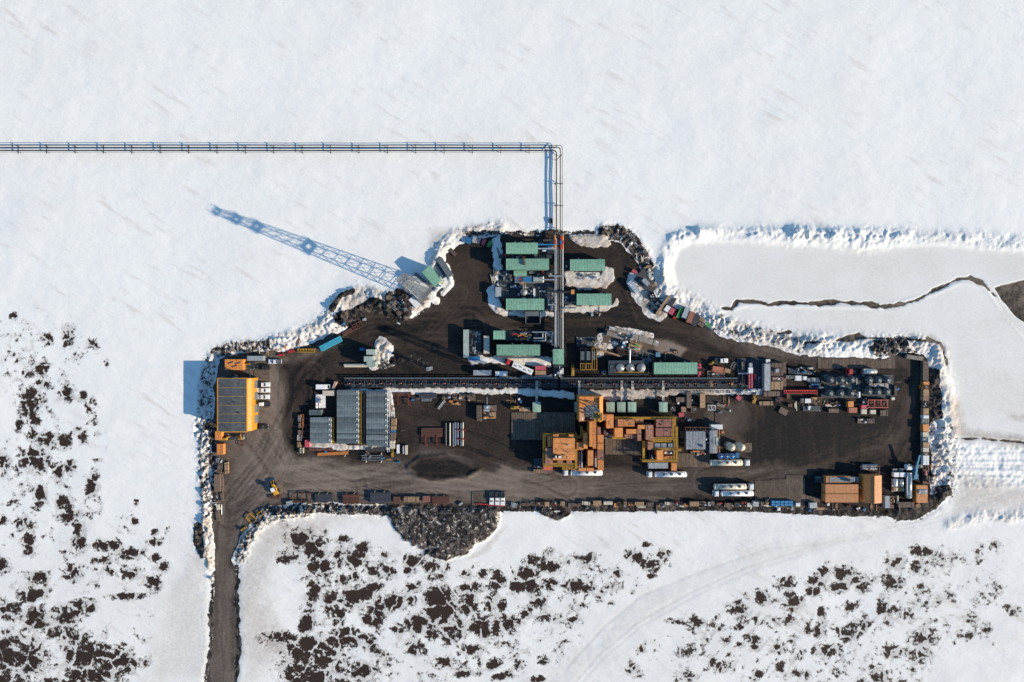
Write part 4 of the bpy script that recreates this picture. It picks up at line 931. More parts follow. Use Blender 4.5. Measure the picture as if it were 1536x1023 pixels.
CJ=[(447,623,452,632,GREY,'grey'),(448,634,454,642,TAN,'tan'),(447,645,453,652,WOOD,'brown'),(446,653,452,661,CREAM,'cream'),(446,663,451,671,TAN,'light tan'),(450,672,455,680,CREAM,'pale')]
for i,q in enumerate(CJ): crate(R(*q[:4]),1.5,'%s crate, %s from the north in the row west of the cabin camp'%(q[5],ordn(i+1)),q[4],lid=i%2==0)
container(R(457.5,660,463.5,671),2.3,'small red box south-west of the small cabin block',PINK,'red_box','box')
stack(R(463,672.5,500,676.5),.9,'maroon girders lying south of the small cabin block',RBROWN,'girder_stack','girder stack',n=2,layers=1)
for k in range(10):
    pass
t=pipes((499,680.5,48,5,3),1.1,'row of short orange sleepers at the south edge of the camp',ORANGE,n=10,layers=1)
bpy.data.objects.remove  # (kept simple: sleepers are rebuilt crosswise below)
pipes(R(546.5,671.5,580,677.5),1.6,'dark grey pipe bundle directly south of the eastern cabin block',PIPE,n=6,layers=1)
pipes(R(541,682,575,692),1.4,'three long grey girders on stands south of the eastern cabin block',GREY,n=3,layers=1,stand=CREAM,gap=.5,cross=(-.27,.4),over=.6)
CE=[(587,628,594,638,TAN,'tan timber'),(586.5,639,593.5,645,TAN,'light tan'),(587,645.5,593,648.5,BLUE,'narrow blue'),(586,649,592.8,660,WOOD,'weathered brown'),(585,661,592,673,CREAM,'pale')]
for i,q in enumerate(CE): crate(R(*q[:4]),2.2,'%s crate, %s from the north in the row east of the cabin camp'%(q[5],ordn(i+1)),q[4])
loader(588,681,90,'small orange forklift south of the crate row east of the cabin camp',YEL,'forklift','forklift',.6,arm=False)
container(R(595.3,667,599,680),1.4,'white bar, westernmost of three standing east of the cabin camp',WHITE,'white_bar','bar')
container(R(604.2,669,606.4,681),1.2,'narrow grey-green bar, middle one of three east of the cabin camp',LGREY,'grey_bar','bar')
container(R(607.8,668,611,682),1.3,'cream bar, easternmost of three east of the cabin camp',CREAM,'cream_bar','bar')
# ================= yard between camp and rig =================
rack(597,600,4,15,'red trestle, western of the pair below the snowy ledge by the cabins',rot=90)
rack(612.5,601,4,16,'red trestle, eastern of the pair below the snowy ledge by the cabins',rot=90)
pipes(R(588,588.5,618,593.5),1.3,'rusty brown pipe lengths behind the pair of red trestles',RBROWN,n=4,layers=1)
pipes(R(628,590,656,598),1.4,'grey pipe stack beside the snowy ledge',PIPE,n=5,layers=2)
stack((640,600,16,4,0),.8,'low stack of grey planks under the grey pipe stack',GREY,n=3,layers=1)
for i,(a_,b_,c_) in enumerate(((663,676,TAN),(678,686,RBROWN),(688,698,CREAM),(700,713,TAN))):
    skid(R(a_,590,b_,601),1.6,'open junk basket, %s from the west below the snowy ledge'%ordn(i+1),20+i,name='junk_basket',cat='basket',pal=[c_,TAN,LGREY,DARK,WOOD],dens=3.2,deck=WOOD,dh=.3)
frame(Cn(662.5,607,15,2.2,-52),.8,'white bar lying diagonally beside the junk baskets',WHITE,'white_boom','boom',bays=4,tube=.14)
stack(R(715,607.5,723,632),2.4,'tall narrow timber stack in the middle of the yard',WOOD,layers=4)
skid(R(725.5,608,745,617),1.8,'white and grey parts pallet, northern one beside the narrow timber stack',31,name='parts_pallet',cat='pallet',pal=[WHITE,WHITE,LGREY],dens=2.5,deck=WOOD)
skid(R(725.5,618.5,744,628),1.6,'tan and orange parts pallet, southern one beside the narrow timber stack',32,name='parts_pallet',cat='pallet',pal=[TAN,ORANGE,CREAM,LGREY],dens=2.8,deck=TAN)
loader(773.5,611.5,0,'yellow forklift beside the dark timber deck',YEL,'forklift','forklift',.85,arm=False)
stack(R(779,611,796,617),1.2,'mixed brown timber pieces beside the green hut near the deck',TAN,layers=2)
pipes(R(630.5,642,664,655),1.5,'long rusty pipes on the pair of red trestles in mid yard',RBROWN,n=6,layers=1,stand=mat('trestle_red',(.24,.028,.028)),cross=(-.3,.2))
rack(638.5,661,4,15,'red trestle, western of the pair south of the rusty pipes')
rack(655.5,660,4,15,'red trestle, eastern of the pair south of the rusty pipes')
for i,(a_,b_,m_) in enumerate(((667.5,670,PIPE),(673.5,676,CREAM),(678.5,683.5,PIPEB),(684,688,PIPEB),(690,692,PIPEB),(693,695.5,CREAM))):
    pipes(R(a_,633.5,b_,668.5+(i%3)),1.5,['dark pipe string, westernmost of the upright row','pale pipe string, second in the upright row','wide blue-grey casing string, third in the upright row','blue-grey casing string, fourth in the upright row','thin blue-grey casing string, fifth in the upright row','tan pipe string, easternmost of the upright row'][i],m_,n=2 if b_-a_>3 else 1,layers=1,group='upright row of pipe strings',gap=.95)
rack(692,645,4,14,'red trestle under the north end of the tan pipe string',rot=0); rack(693,659,4,12,'red trestle under the south end of the tan pipe string',rot=0)
matdeck((815,639,96,42,0),'broad dark timber deck in the shade west of the orange rig',m=MATW,nx=16,group=None)
stack(R(800,704,814,709),1.4,'tan timber crib beside the south-west corner of the rig',TAN,layers=2)
skid(R(801,688,814,702),1.6,'dark skid just west of the rig walkway',34,pal=[GREY,LGREY,DARK],dens=1.2)
# ================= gallery and wellheads =================
def gallery(x0,x1,label):
    a0,_=W(x0,573,0); a1,_=W(x1,573,0); _,yt=W(0,566,0); _,yb=W(0,582,0); cy=(yt+yb)/2
    t=thing('wellhead_gallery',label,'pipe gallery',(a0+a1)/2,cy); L=a1-a0; hw=(yt-yb)/2
    MB().cb(0,0,.05,L,hw*2-.6,.3).build('cellar_deck',DECK,t)
    for k,(yy,r,m,z) in enumerate(((hw-.2,.28,mat('header_grey',(.15,.17,.18),.5,.3),1.9),(hw-.95,.2,PIPED,1.7),(hw-1.5,.14,PIPED,1.6),(-hw+.5,.13,PIPE,1.2))):
        MB().fr((-L/2,yy,z),(L/2,yy,z),r,r,10).build('header_pipe',m,t)
    b=MB(); n=int(L/4.7)
    for k in range(n+1):
        q=-L/2+L*k/n; b.cb(q,hw-.9,1.3,.2,2.2,.2); b.cb(q,hw,0,.18,.18,1.3); b.cb(q,hw-1.8,0,.18,.18,1.3)
    b.build('pipe_support',DARK,t)
    b=MB(); b.cb(0,-hw+1.6,1.3,L,.7,.08); b.build('catwalk',DARK,t); 
    return t
gallery(518,836,'long dark wellhead gallery with a grey header pipe, western half'); gallery(840,1104,'long dark wellhead gallery with a grey header pipe, eastern half')
cellm=mat('shelter_slate',(.035,.052,.068),.6,0,.5,(.02,.025,.03),.5,snow=.14,var=.4)
def wellhead(x,y,label,big):
    t=thing('wellhead',label,'wellhead',x,y,0,0,'wellheads along the gallery')
    b=MB(); b.fr((0,0,0),(0,0,1.1),.28,.28,12); b.fr((0,0,1.1),(0,0,1.2),.42,.42,12); b.fr((0,0,1.2),(0,0,2.3),.16,.16,10); b.fr((0,0,2.0),(0,0,2.1),.3,.3,12); b.build('casing_head',RED if big else GREY,t)
    b=MB(); b.fr((-.7,0,1.6),(.7,0,1.6),.13,.13,8); b.fr((.7,-.0,1.6),(.78,0,1.6),.32,.32,12); b.fr((-.78,0,1.6),(-.7,0,1.6),.32,.32,12); b.cb(0,0,1.4,.55,.55,.45); b.build('valve',ORANGE if big else RED,t)
    b=MB(); b.path([(0,-.2,1.5),(0,-1.4,1.5),(.5,-1.4,1.5),(.5,2.2,1.5)],.09,7); b.path([(.3,0,1.9),(2.0,0,1.9),(2.0,1.9,1.9)],.1,7); b.build('flow_line',PIPED,t)
    b=MB(); b.cb(1.4,-.5,.36,1.3,1.7,1.5); b.build('shelter',cellm,t); MB().cb(-1.2,.4,.36,.8,1.6,1.0).build('control_box',cellm,t)
    b=MB(); b.fr((0,0,2.3),(0,0,2.6),.2,.05,8); b.build('tree_cap',LGREY,t)
    return t
wps=[526+15.65*k for k in range(38)]
protoW={}
for k,px in enumerate(wps):
    if 832<px<842: continue
    big=k%3!=1; x,y=W(px,575,0); side='west' if px<838 else 'east'
    near=('%s wellhead counted from the west end of the long gallery'%ordn(k+1))
    lab=('red ' if big else 'grey ')+near
    if big not in protoW: protoW[big]=wellhead(x,y,lab,big)
    else: dup(protoW[big],x+rnd.uniform(-.8,.8),y+rnd.uniform(-.15,.15),0,0,lab)
# pale flow bridges running south
for i,(a_,y1_) in enumerate(((868.5,598),(932.5,602),(948.5,602),(994.5,602),(805,603),(1066,578),(808,582))):
    if i in(5,6):
        crate((a_,574,7,12,0),1.5,'tan timber cover on the wellhead gallery, %s'%('near its east end' if i==5 else 'above the green hut'),TAN); continue
    y0_=571; X_,Y0_=W(a_,y0_,1.6); _,Y1_=W(a_,y1_,1.6)
    t=thing('flow_bridge',['pale pipe bridge leading from the gallery to the orange tower','pale pipe bridge above the second green hut','pale pipe bridge above the third green hut','pale pipe bridge above the easternmost green hut','dim pipe bridge in shade above the westernmost green hut'][i],'pipe bridge',X_,(Y0_+Y1_)/2,0,90,'pipe bridges from gallery to huts'); L=abs(Y0_-Y1_)
    for q in (-.35,0,.35): MB().fr((-L/2,q,1.7),(L/2,q,1.7),.13,.13,8).build('pipe',[PIPEL,CREAM,PIPEL][int(q*3)%3],t)
    b=MB()
    for q in range(4): b.cb(-L/2+L*(q+.5)/4,0,1.4,.3,1.5,.15); b.cb(-L/2+L*(q+.5)/4,.6,0,.15,.15,1.4); b.cb(-L/2+L*(q+.5)/4,-.6,0,.15,.15,1.4)
    b.build('support',GREY,t)
    for q in (-.25,.15): MB().cb(L*q,0,1.6,1.,1.1,.5).build('junction_box',CREAM,t)
# green huts
for i,(a_,b_,l) in enumerate(((799,811.3,'dim green hut in the shade west of the orange tower'),(862,868,'small dim green hut tucked against the orange tower'),(909.7,922,'green hut, first of the row of three east of the orange tower'),(926,938.3,'green hut, middle of the row of three east of the orange tower'),(942,954.5,'green hut, last of the row of three east of the orange tower'),(989,1001.3,'green hut standing alone above the yellow walkways'))):
    building(R(a_,603,b_,618.2),3.2,l,'green_hut','hut',roof=mat('hut_roof',(.30,.42,.33),.6,0,.4,(.15,.2,.18)),wall=GREENW,ribs=.8,gear=False,group='green huts south of the gallery')
# ================= green process plant =================
building(R(759,364,807,380.5),8.2,'green roofed process building, northernmost of the plant')
building(R(759,388,823.5,404.5),7.8,'long green roofed building with an orange pole on its roof')
t=frame(R(784.3,388,786.6,400),.5,'short orange-brown pole lying on the long green roof',RBROWN,'pole','pole',bays=1,tube=.25,z=7.9)
building(R(770.5,405.5,790.5,413.5),5.5,'smallest green roof, tucked under the long green building')
building(R(759,448,816.5,465),5.2,'green roofed building at the south edge of the northern plant')
building(R(855,389,907.5,406),4.2,'green roofed building east of the pipe rack, northern one')
building(R(865,440.5,917.3,457.7),4.2,'green roofed building east of the pipe rack, southern one')
building(R(740,496,758,509),6.5,'small green roofed building at the corner of the central plant')
building(R(745,517,810.3,533.3),7.0,'long green roofed building with a zig-zag walkway on its south side')
building(R(829.5,523.5,845.7,546.5),8.0,'upright green roofed tower building where the pipe rack meets the gallery')
building(R(981,543.7,1046,561.2),5.0,'green roofed building beside the three round drums')
walkway([(746,536),(810,536)],2.2,'zig-zag steel walkway south of the long central green building',w=.8,m=GREY,group=None)
# plant floor plates and skids
def plate(x0,y0,x1,y1,label,seed,h=2.6,pal=None,dens=.8,dk=None,nm='plant_skid'):
    return skid(R(x0,y0,x1,y1),h,label,seed,name=nm,cat='plant skid',pal=pal,dens=dens,deck=dk,dh=.45)
plate(748,381.5,829,387.5,'dark pipework skid between the two northern green buildings',41,2.4,[PIPEL,LGREY,RED,GREY],1.5)
plate(808,358,831,380,'pipework skid at the east end of the northernmost green building',42,2.6,[PIPEL,BLUE,WHITE,GREY,ORANGE],1.7)
plate(792,405,830,414,'dark valve skid east of the smallest green roof',43,2.2,[DARK,PIPEL,RED,GREY],1.5)
plate(748,404.5,769,424,'cluttered skid west of the smallest green roof',44,2.2,[TAN,PIPEL,GREY,LGREY,WOOD],1.8)
plate(742,425,764,447,'dark skid around the pale box west of the machinery platform',45,1.6,[DARK,GREY,LGREY],.5)
container(R(743,430.5,752,445.5),3,'pale grey box on the dark skid west of the machinery platform',LGREY,'equipment_box','box',z=.5)
plate(765,423,803,447.5,'grey machinery platform with a round pale cooler',46,3.0,[LGREY,PIPEL,LGREY,TAN,GREY],1.6)
vtank(786,438,5,3.8,'round pale cooler in the middle of the machinery platform',LGREY,'cooler','cooler',.4)
plate(804,424,830,447.5,'bare dark plate floor east of the machinery platform',47,1.0,[DARK,LGREY],.35)
plate(817.5,448,831,466,'valve skid east of the southern green roof',48,2.0,[PIPEL,GREY,WHITE],1.8)
t=thing('gas_vessel_skid','long white trough with a pale green tank below the smallest green roof','vessel skid',*W(794,419,2.5),0,0); L=13
MB().cb(0,0,.4,L,2.9,.25).build('base',WHITE,t); b=MB(); b.cb(0,1.4,.65,L,.15,1.6); b.cb(0,-1.4,.65,L,.15,1.6); b.build('side_wall',LGREY,t)
MB().cb(3.9,0,.65,4.2,2.0,1.9).build('tank',mat('pale_green_paint',(.38,.45,.40)),t); MB().cb(-.8,0,.65,4.2,2.2,1.5).build('engine',BLUE,t); MB().fr((-4,0,.65),(-4,0,2.4),.5,.5,12).build('red_drum',RED,t); MB().fr((6.1,-1.3,1.6),(6.1,1.3,1.6),.55,.55,12).build('end_drum',WHITE,t)
stack(R(779,422.5,789,431),2.2,'pale timber beams stacked north of the round cooler',TAN,layers=3,n=3)
container(R(800,433,803,446),2.6,'slim white box standing east of the round cooler',WHITE,'slim_box','box')
# sump
x,y,L,Wd,_=pl(R(788,466,811,486),4); t=thing('cooler_bank','black square fin cooler bank below the southern green roof','cooler bank',x,y)
b=MB(); 
for s in(-1,1): b.cb(s*(L/2-.2),0,0,.35,Wd,4.); b.cb(0,s*(Wd/2-.17),0,L-.75,.34,4.)
b.build('casing',DARK,t); MB().cb(0,0,0,L-.8,Wd-.8,1.6).build('floor',BLACK,t)
b=MB(); b.cb(0,Wd/2-1.4,3.7,L-.8,2.0,.2); b.build('snow_cap',MODUL,t)
for s in(-1,1): MB().cb(s*(L/2-.2),0,4.,.16,Wd-1,.12).build('edge_rail',LGREY,t)
# pipe rack N-S
x0,y0=W(838,352,3.5); x1,y1=W(838,523,3.5); L=y0-y1; t=thing('pipe_rack','tall north-south pipe rack through the green plant','pipe rack',(x0+x1)/2,(y0+y1)/2,0,90)
for k,(yy,r,m,z,a_,b_) in enumerate(((1.7,.24,PIPEL,4.0,0,1),(1.0,.17,PIPEL,3.8,0,.93),(.35,.14,GREY,3.7,.1,.9),(-.25,.14,PIPED,3.7,0,1),(-.95,.16,CREAM,3.7,.0,1),(-1.8,.2,WHITE,4.0,0,1))):
    MB().fr((-L/2+L*a_*.3,yy,z),(L/2*b_,yy,z),r,r,10).build('pipe',m,t)
b=MB(); n=14
for k in range(n):
    q=-L/2+L*(k+.5)/n; b.cb(q,0,3.2,.22,4.6,.22)
    for s in(-1,1): b.cb(q,s*2.2,0,.2,.2,3.2)
b.build('bent',DARK,t)
MB().cb(-L*.25,1.32,4.5,L*.42,.35,.1).build('cable_tray',LGREY,t); MB().cb(-L*.33,.0,4.45,L*.3,.3,.1).build('cable_tray',GREY,t)
for k,q in enumerate((.47,.43,.39)):
    for s,m_ in ((1.7,ORANGE),(-.9,BLUE),(-1.75,ORANGE)): MB().fr((L*q-.9,s,4.0),(L*q+.9,s,4.0),.42,.42,10).build('valve_body',m_ if (k+int(s))%2 else RED,t)
for i,(py,xa,xb,m_,l) in enumerate(((367,806,832,BLUE,'blue branch pipe reaching west from the top of the pipe rack'),(373,806,833,PIPEL,'pale branch pipe beside the northernmost green building'),(414,823,845,PIPEL,'pale crossing pipe at the middle of the pipe rack, upper one'),(419.5,815,834,PIPEL,'pale crossing pipe at the middle of the pipe rack, lower one'),(438,833,861,PIPED,'dark crossing duct with a red end east of the pipe rack'),(457,822,835,PIPEL,'short branch pipe beside the southern green roof'),(462,846,864,GREY,'grey branch pipe to the lower east green building'))):
    a0,yy=W(xa,py,4.2); a1,_=W(xb,py,4.2); t=thing('branch_pipe',l,'pipe',(a0+a1)/2,yy,0,0,'branch pipes of the rack'); L=a1-a0; r=.32 if i!=4 else .5
    MB().fr((-L/2,0,4.5),(L/2,0,4.5),r,r,10).build('pipe',m_,t); b=MB()
    for s in(-1,1): b.cb(s*L*.4,0,0,.2,.2,4.2)
    b.build('support',GREY,t)
    if i==4: MB().cb(L/2-.6,0,4.0,1.5,1.9,1.0).build('valve_box',ORANGE,t)
plate(846,441,864,457,'blue-grey skid between the pipe rack and the lower east green building',49,1.8,[BLUE,GREY,LGREY],1.)
plate(846,391,854,404,'dark skid between the pipe rack and the upper east green building',50,2,[DARK,GREY,PIPEL],1.3)
plate(863,408,900,419,'snowy grey skid south of the upper east green building',51,1.2,[GREY,LGREY],.6,mat('snowy_deck',(.2,.21,.22),.7,0,.4,(.1,.1,.1),.5,snow=.6))
# central plant
container(R(695,494.5,703,536.5),3.4,'long pale green container at the west end of the central plant',mat('pale_green_paint',(.38,.45,.40)))
plate(704,495,722,533,'open dark skid east of the long pale green container',52,2.4,[DARK,LGREY,WHITE,GREY],1.2)
container(R(725.5,503.5,734,530.5),3.0,'cream container standing upright in the central plant',CREAM)
container(R(704,535,720,541),2.4,'small blue container south of the open dark skid',BLUE)
plate(759,497,800,511,'hose skid with red and yellow hoses north of the long central green building',53,1.4,[LGREY,WHITE,GREY],.8)
for i,(pts,m_,l) in enumerate((([(767,503),(773,500),(780,504),(786,501)],RED,'red'),([(776,505),(783,501),(789,505),(796,502)],YEL,'yellow'),([(780,509),(786,508),(790,510)],ORANGE,'orange'))):
    w_=[W(a_,b_,1.2) for a_,b_ in pts]; t=MB(); t.path([(a_,b_,1.5+.1*i) for a_,b_ in w_],.25,8); o=t.build('hose',m_); tag(o,l+' hose draped over the hose skid in the central plant','hose')
for i,pts in enumerate(([(798,498),(829,498),(829,508)],[(800,511),(818,511),(818,500),(824,500)],[(800,507),(814,507),(814,500)],[(822,502),(829,502),(829,518)],[(828,518),(828,500)])):
    w_=[W(a_,b_,2.6) for a_,b_ in pts]; t=thing('pipe_loop',['white pipe loop, outermost and northern of the nest','white pipe loop, southern rectangular one of the nest','white pipe loop, innermost of the nest','white pipe loop turning down to the tower building','short white riser pipe beside the rack'][i],'pipe',w_[0][0],w_[0][1],0,0,'white pipe loops in the central plant')
    b=MB(); b.path([(a_-w_[0][0],b_-w_[0][1],2.6+.15*i) for a_,b_ in w_],.26,10); b.build('pipe',PIPEL,t); b=MB()
    for a_,b_ in w_: b.cb(a_-w_[0][0],b_-w_[0][1],0,.18,.18,2.5)
    b.build('support',GREY,t)
plate(798,496,829,514,'dark skid beneath the white pipe loops',54,1.2,[DARK,GREY],.9)
container(R(710,555.3,737,563),2.8,'long white container, western of two beside the gallery',LGREY)
container(R(743,557,761,563.5),2.6,'shorter white container, eastern of two beside the gallery',WHITE)
s=Cn(784,552.5,33,7.5,24); x,y,L,Wd,rot=pl(s,3.2); t=thing('semi_truck','red truck with a long white trailer parked at a slant','truck',x,y,0,rot)
b=MB(); b.cb(0,0,1.1,L-.2,2.5,2.1); b.build('trailer',WHITE,t); b=MB()
for q in range(4): b.cb(-L*.35+L*.23*q,.4*(q%2)-.2,3.2,1.2,.5,.12)
b.build('roof_hatch',GREY,t); tractor_parts(t,-L/2+1.5,RED,-1)
for q in(L/2-1,L/2-2.3):
    for s_ in(-1,1): MB().fr((q,s_*.7,.5),(q,s_*1.2,.5),.5,.5,12).build('wheel',BLACK,t)
container(R(803,549,819,555),2.4,'rust red box, northern half of the pair by the tower building',PINK,'rusty_box','box'); container(R(803,556,819,562),2.2,'tan box, southern half of the pair by the tower building',TAN,'tan_box','box')
plate(830,548,846,565,'pipe riser skid between the tower building and the gallery',55,3.,[PIPEL,LGREY,WHITE],2.5)
loader(859.5,557,90,'yellow forklift just east of the tower building',YEL,'forklift','forklift',.8,arm=False)
for i,a_ in enumerate((870.5,879.3,888)):
    s=R(a_,522,a_+7.4,555); x,y,L,Wd,rot=pl(s,3.0); t=thing('roll_off_tank','dark open tank with a yellow frame, %s of three'%['western','middle','eastern'][i],'open tank',x,y,0,rot,'dark open tanks with yellow frames')
    b=MB(); 
    for s_ in(-1,1): b.cb(0,s_*(Wd/2-.07),.2,L-.2,.12,2.7); b.cb(s_*(L/2-.1),0,.2,.12,Wd-.3,2.7)
    b.cb(0,0,.2,L-.4,Wd-.3,.8+.3*i); b.build('shell',DARK,t); b=MB(); q0=-L/2 ; q1=-L/2+L*.3 if i<2 else L/2
    for s_ in(-1,1): b.cb((q0+q1)/2,s_*(Wd/2-.07),2.92,(q1-q0),.22,.2)
    for q in (q0+.1,q1): b.cb(q,0,2.92,.22,Wd-.3,.2)
    b.bar((q0,0,3.02),(q1,0,3.02),.14); b.build('guard_frame',YEL,t); MB().cb(L*.15,0,2.6,L*.4,Wd-.4,.15).build('cover',MODUL,t)
plate(865,505,896,520,'grey snowy pad skid north of the three open tanks',56,1.0,[GREY,WOOD],.3)
# angled laydown
R15=17
matdeck(Cn(943,512,78,30,R15),'slanted timber laydown mat in the snow-streaked patch',m=WOOD,nx=10,group=None)
stack(Cn(938,498,50,5,R15-3),1.0,'snow dusted boards along the north edge of the slanted laydown',mat('snowy_boards',(.36,.33,.30),.8,0,.5,(.15,.12,.1),.6,snow=.5),layers=2)
stack(Cn(968,510,42,8,R15),1.6,'long grey-brown boards on the slanted laydown',mat('grey_boards',(.30,.26,.22),.8,0,.5,(.13,.1,.08),.9,snow=.25),layers=3)
crate(Cn(923,503,26,7,R15),2.0,'grey tarp covered bale at the west of the slanted laydown',mat('grey_boards',(.3,.26,.22)),'bale','bale')
skid(Cn(937,514,14,20,R15),3.4,'dark pump skid in the middle of the slanted laydown',61,pal=[DARK,GREY,BLUE,WHITE],dens=2.6)
skid(Cn(951,520,22,12,R15),1.8,'pale green crates on a skid at the slanted laydown',62,pal=[mat('pale_green_paint',(.38,.45,.40)),CREAM,TAN,GREENC],dens=2,deck=TAN)
pipes(Cn(917,530,36,3.2,R15),1.2,'orange-tan beam along the south edge of the slanted laydown',TAN,n=1,layers=1)
frame(Cn(964,532,34,10,R15),1.2,'grey open trough south-east on the slanted laydown',GREY,'trough','trough',bays=4)
x,y=W(945,536,4); t=thing('vent_duct','white duct rising beside the round drums','duct',x,y,0,90); b=MB(); b.path([(-3.2,0,2.6),(3.4,0,3.2),(3.4,0,.2)],.42,12); b.build('duct',PIPEL,t); MB().cb(-3.1,0,0,.25,.25,2.3).build('support',GREY,t)
crate((987,532,7,7,0),1.8,'small blue box north of the green building by the drums',mat('light_blue_paint',(.10,.24,.34)),'blue_box','box')
# drum house
x,y,L,Wd,_=pl(R(913,541,973,562),3.2); t=thing('drum_house','dark open house holding three round drums','equipment house',x,y)
b=MB(); b.cb(0,0,.1,L,Wd,.3); 
for s_ in(-1,1): b.cb(0,s_*(Wd/2-.1),.4,L,.2,2.6)
b.cb(-L/2+.1,0,.4,.2,Wd-.5,2.6); b.cb(L/2-.1,0,.4,.2,Wd-.5,2.6); b.build('wall',mat('slate_blue_steel',(.05,.09,.13),.6,0,.4,(.02,.03,.04)),t)
b=MB(); b.cb(0,Wd/2-1,2.9,L-.4,1.5,.1); b.cb(-L/2+2,-.4,2.9,3,Wd-2,.1); b.build('roof_plate',DECK,t)
b=MB(); b.cb(0,-Wd/2+.8,2.0,L-.6,.8,.1); b.build('catwalk',YEL,t)
for i,(a_,m_,r_) in enumerate(((930.5,WHITE,6),(945.5,WHITE,6),(962,CREAM,6.4))): vtank(a_,551.5,r_,3.6,['white round drum, western of three','white round drum, middle of three','cream round drum with a yellow rail, eastern of three'][i],STEELT if i<2 else LGREY,'drum','drum',.5,group='round drums in the dark house')
for i,(a_,b_) in enumerate(((1048.5,549),(1048.5,561))): skid((a_,b_,7,7,0),2.2,'red pump unit, %s of two at the east end of the green building'%['northern','southern'][i],70+i,name='pump_unit',cat='pump unit',pal=[PINK,RED],dens=4,deck=PINK)
skid((905.5,558,6,8,0),1.6,'blue and orange pump beside the drum house',72,name='pump_unit',cat='pump unit',pal=[BLUE,ORANGE,CREAM],dens=4)
# ================= derrick on the snow edge =================
x,y=W(628,433,0); lattice(x,y,2.2,44,7.0,2.3,LGREY,'drilling_derrick','tall grey lattice derrick casting a long shadow over the snow','derrick',rot=-42,plats=[(.52,.6),(.79,.7),(.895,.7),(.995,.6)],nb=17,legw=.30,pm=mat('galvanised_grating',(.30,.31,.31),.6,.2),brw=.13)
x,y=W(628,433,0); t=thing('derrick_substructure','grey substructure carrying the lattice derrick','substructure',x,y,0,-42)
MB().cb(0,0,1.8,11,9.5,.3).build('drill_floor',GREY,t); b=MB()
for i in(-1,0,1):
    for j in(-1,1): b.cb(i*5,j*4.5,0,.5,.5,1.8)
b.build('leg',GREY,t); MB().cb(-3.5,2,2.1,3,2.4,2.2).build('doghouse',LGREY,t); MB().cb(3,-3,2.1,3,2,1.6).build('drawworks',GREY,t)
building(Cn(647.3,413.5,27,15.5,50),7.0,'small green roofed cabin next to the lattice derrick','derrick_cabin','cabin')
container(Cn(667.5,401,31,9,57),3.4,'dark grey container, outer one of the pair beside the green derrick cabin',mat('slate_paint',(.16,.19,.20),.6,0,.3))
container(Cn(659.5,405.5,26,6,57),2.4,'darker low container, inner one beside the green derrick cabin',mat('slate_blue_steel',(.05,.09,.13)))
skid(Cn(661,429,24,10,-42),2.2,'blue and grey equipment skid south-east of the green derrick cabin',81,pal=[BLUE,LGREY,TAN,mat('light_blue_paint',(.10,.24,.34))],dens=2.2)
container(Cn(621.5,453,16,9,48),2.2,'white box at the south corner of the derrick base',WHITE,'white_box','box')
stack(Cn(637,447,18,9,-20),1.4,'tan timber pile south of the derrick base',TAN,layers=3)
for i,(a_,b_) in enumerate(((596,452),(601,462),(592,463),(606,455),(598,470),(588,456),(602,446),(592,446),(608,464))):
    crate(Cn(a_,b_,rnd.uniform(5,9),rnd.uniform(3,6),rnd.uniform(0,90)),1.0,['snow flecked dark pallet','charred looking dark pallet','grey dark pallet'][i%3]+', '+ordn(i+1)+' in the black scrap heap west of the derrick base',[DARK,WOOD,GREY][i%3],'scrap_pallet','pallet',lid=i%2==0,z=ground_z(*W(a_,b_,0))*.8,group='pallets in the black scrap heap')
skid(Cn(604,453,24,22,42),1.8,'jumbled black scrap frame on the heap west of the derrick base',83,name='scrap_heap',cat='scrap',pal=[DARK,GREY,WOOD,BLACK,LGREY],dens=1.6,z=1.0)
# top edge vehicles
for i,(a_,b_,m_,l) in enumerate(((703.5,361,BLUE,'blue'),(711.5,359.5,LGREY,'pale grey'),(717.5,361,mat('pale_pink_paint',(.55,.36,.3)),'pale pink'),(725.5,363,PINK,'bright pinkish red'),(734,366,GREENC,'dark green'))):
    crate((a_,b_,9,5.5,80-i*6),1.9,'%s tool box parked under the northern snow bank'%l,m_,'tool_box','box',group='tool boxes under the northern snow bank')
stack(Cn(679,378,14,6,45),1.,'dark timber offcuts under the north-west corner bank',WOOD)
# ================= north-east machinery =================
skid(Cn(972,420,34,26,40),1.6,'charcoal platform with a pale box in the north-east corner',91,name='platform',cat='platform',pal=[DARK,GREY],dens=.2,deck=mat('charcoal_deck',(.05,.05,.052),.7,0,.3),dh=1.0)
container(Cn(969,423,12,6,45),3.,'pale grey box on the charcoal platform',LGREY,'equipment_box','box',z=1.0)
container(Cn(950,430,20,8,48),2.2,'pale blue-grey snow covered box west of the charcoal platform',mat('snowy_blue',(.32,.38,.45),.7,0,.3,snow=.5),'snowy_box','box')
crate(Cn(951.5,407,7,5,30),1.6,'small crimson box north-west of the charcoal platform',PINK,'red_box','box')
crate((978,444,9,9,30),2.2,'dark square tub with a white lid beside the charcoal platform',DARK,'tub','tub',lid=False,fill=WHITE)
pickup(986,455,-50,mat('slate_blue_steel',(.05,.09,.13)),DARK,'dark blue pickup in the row of containers at the north-east edge')
pickup(979,462,130,DARK,DARK,'black pickup at the west end of the north-east container row')
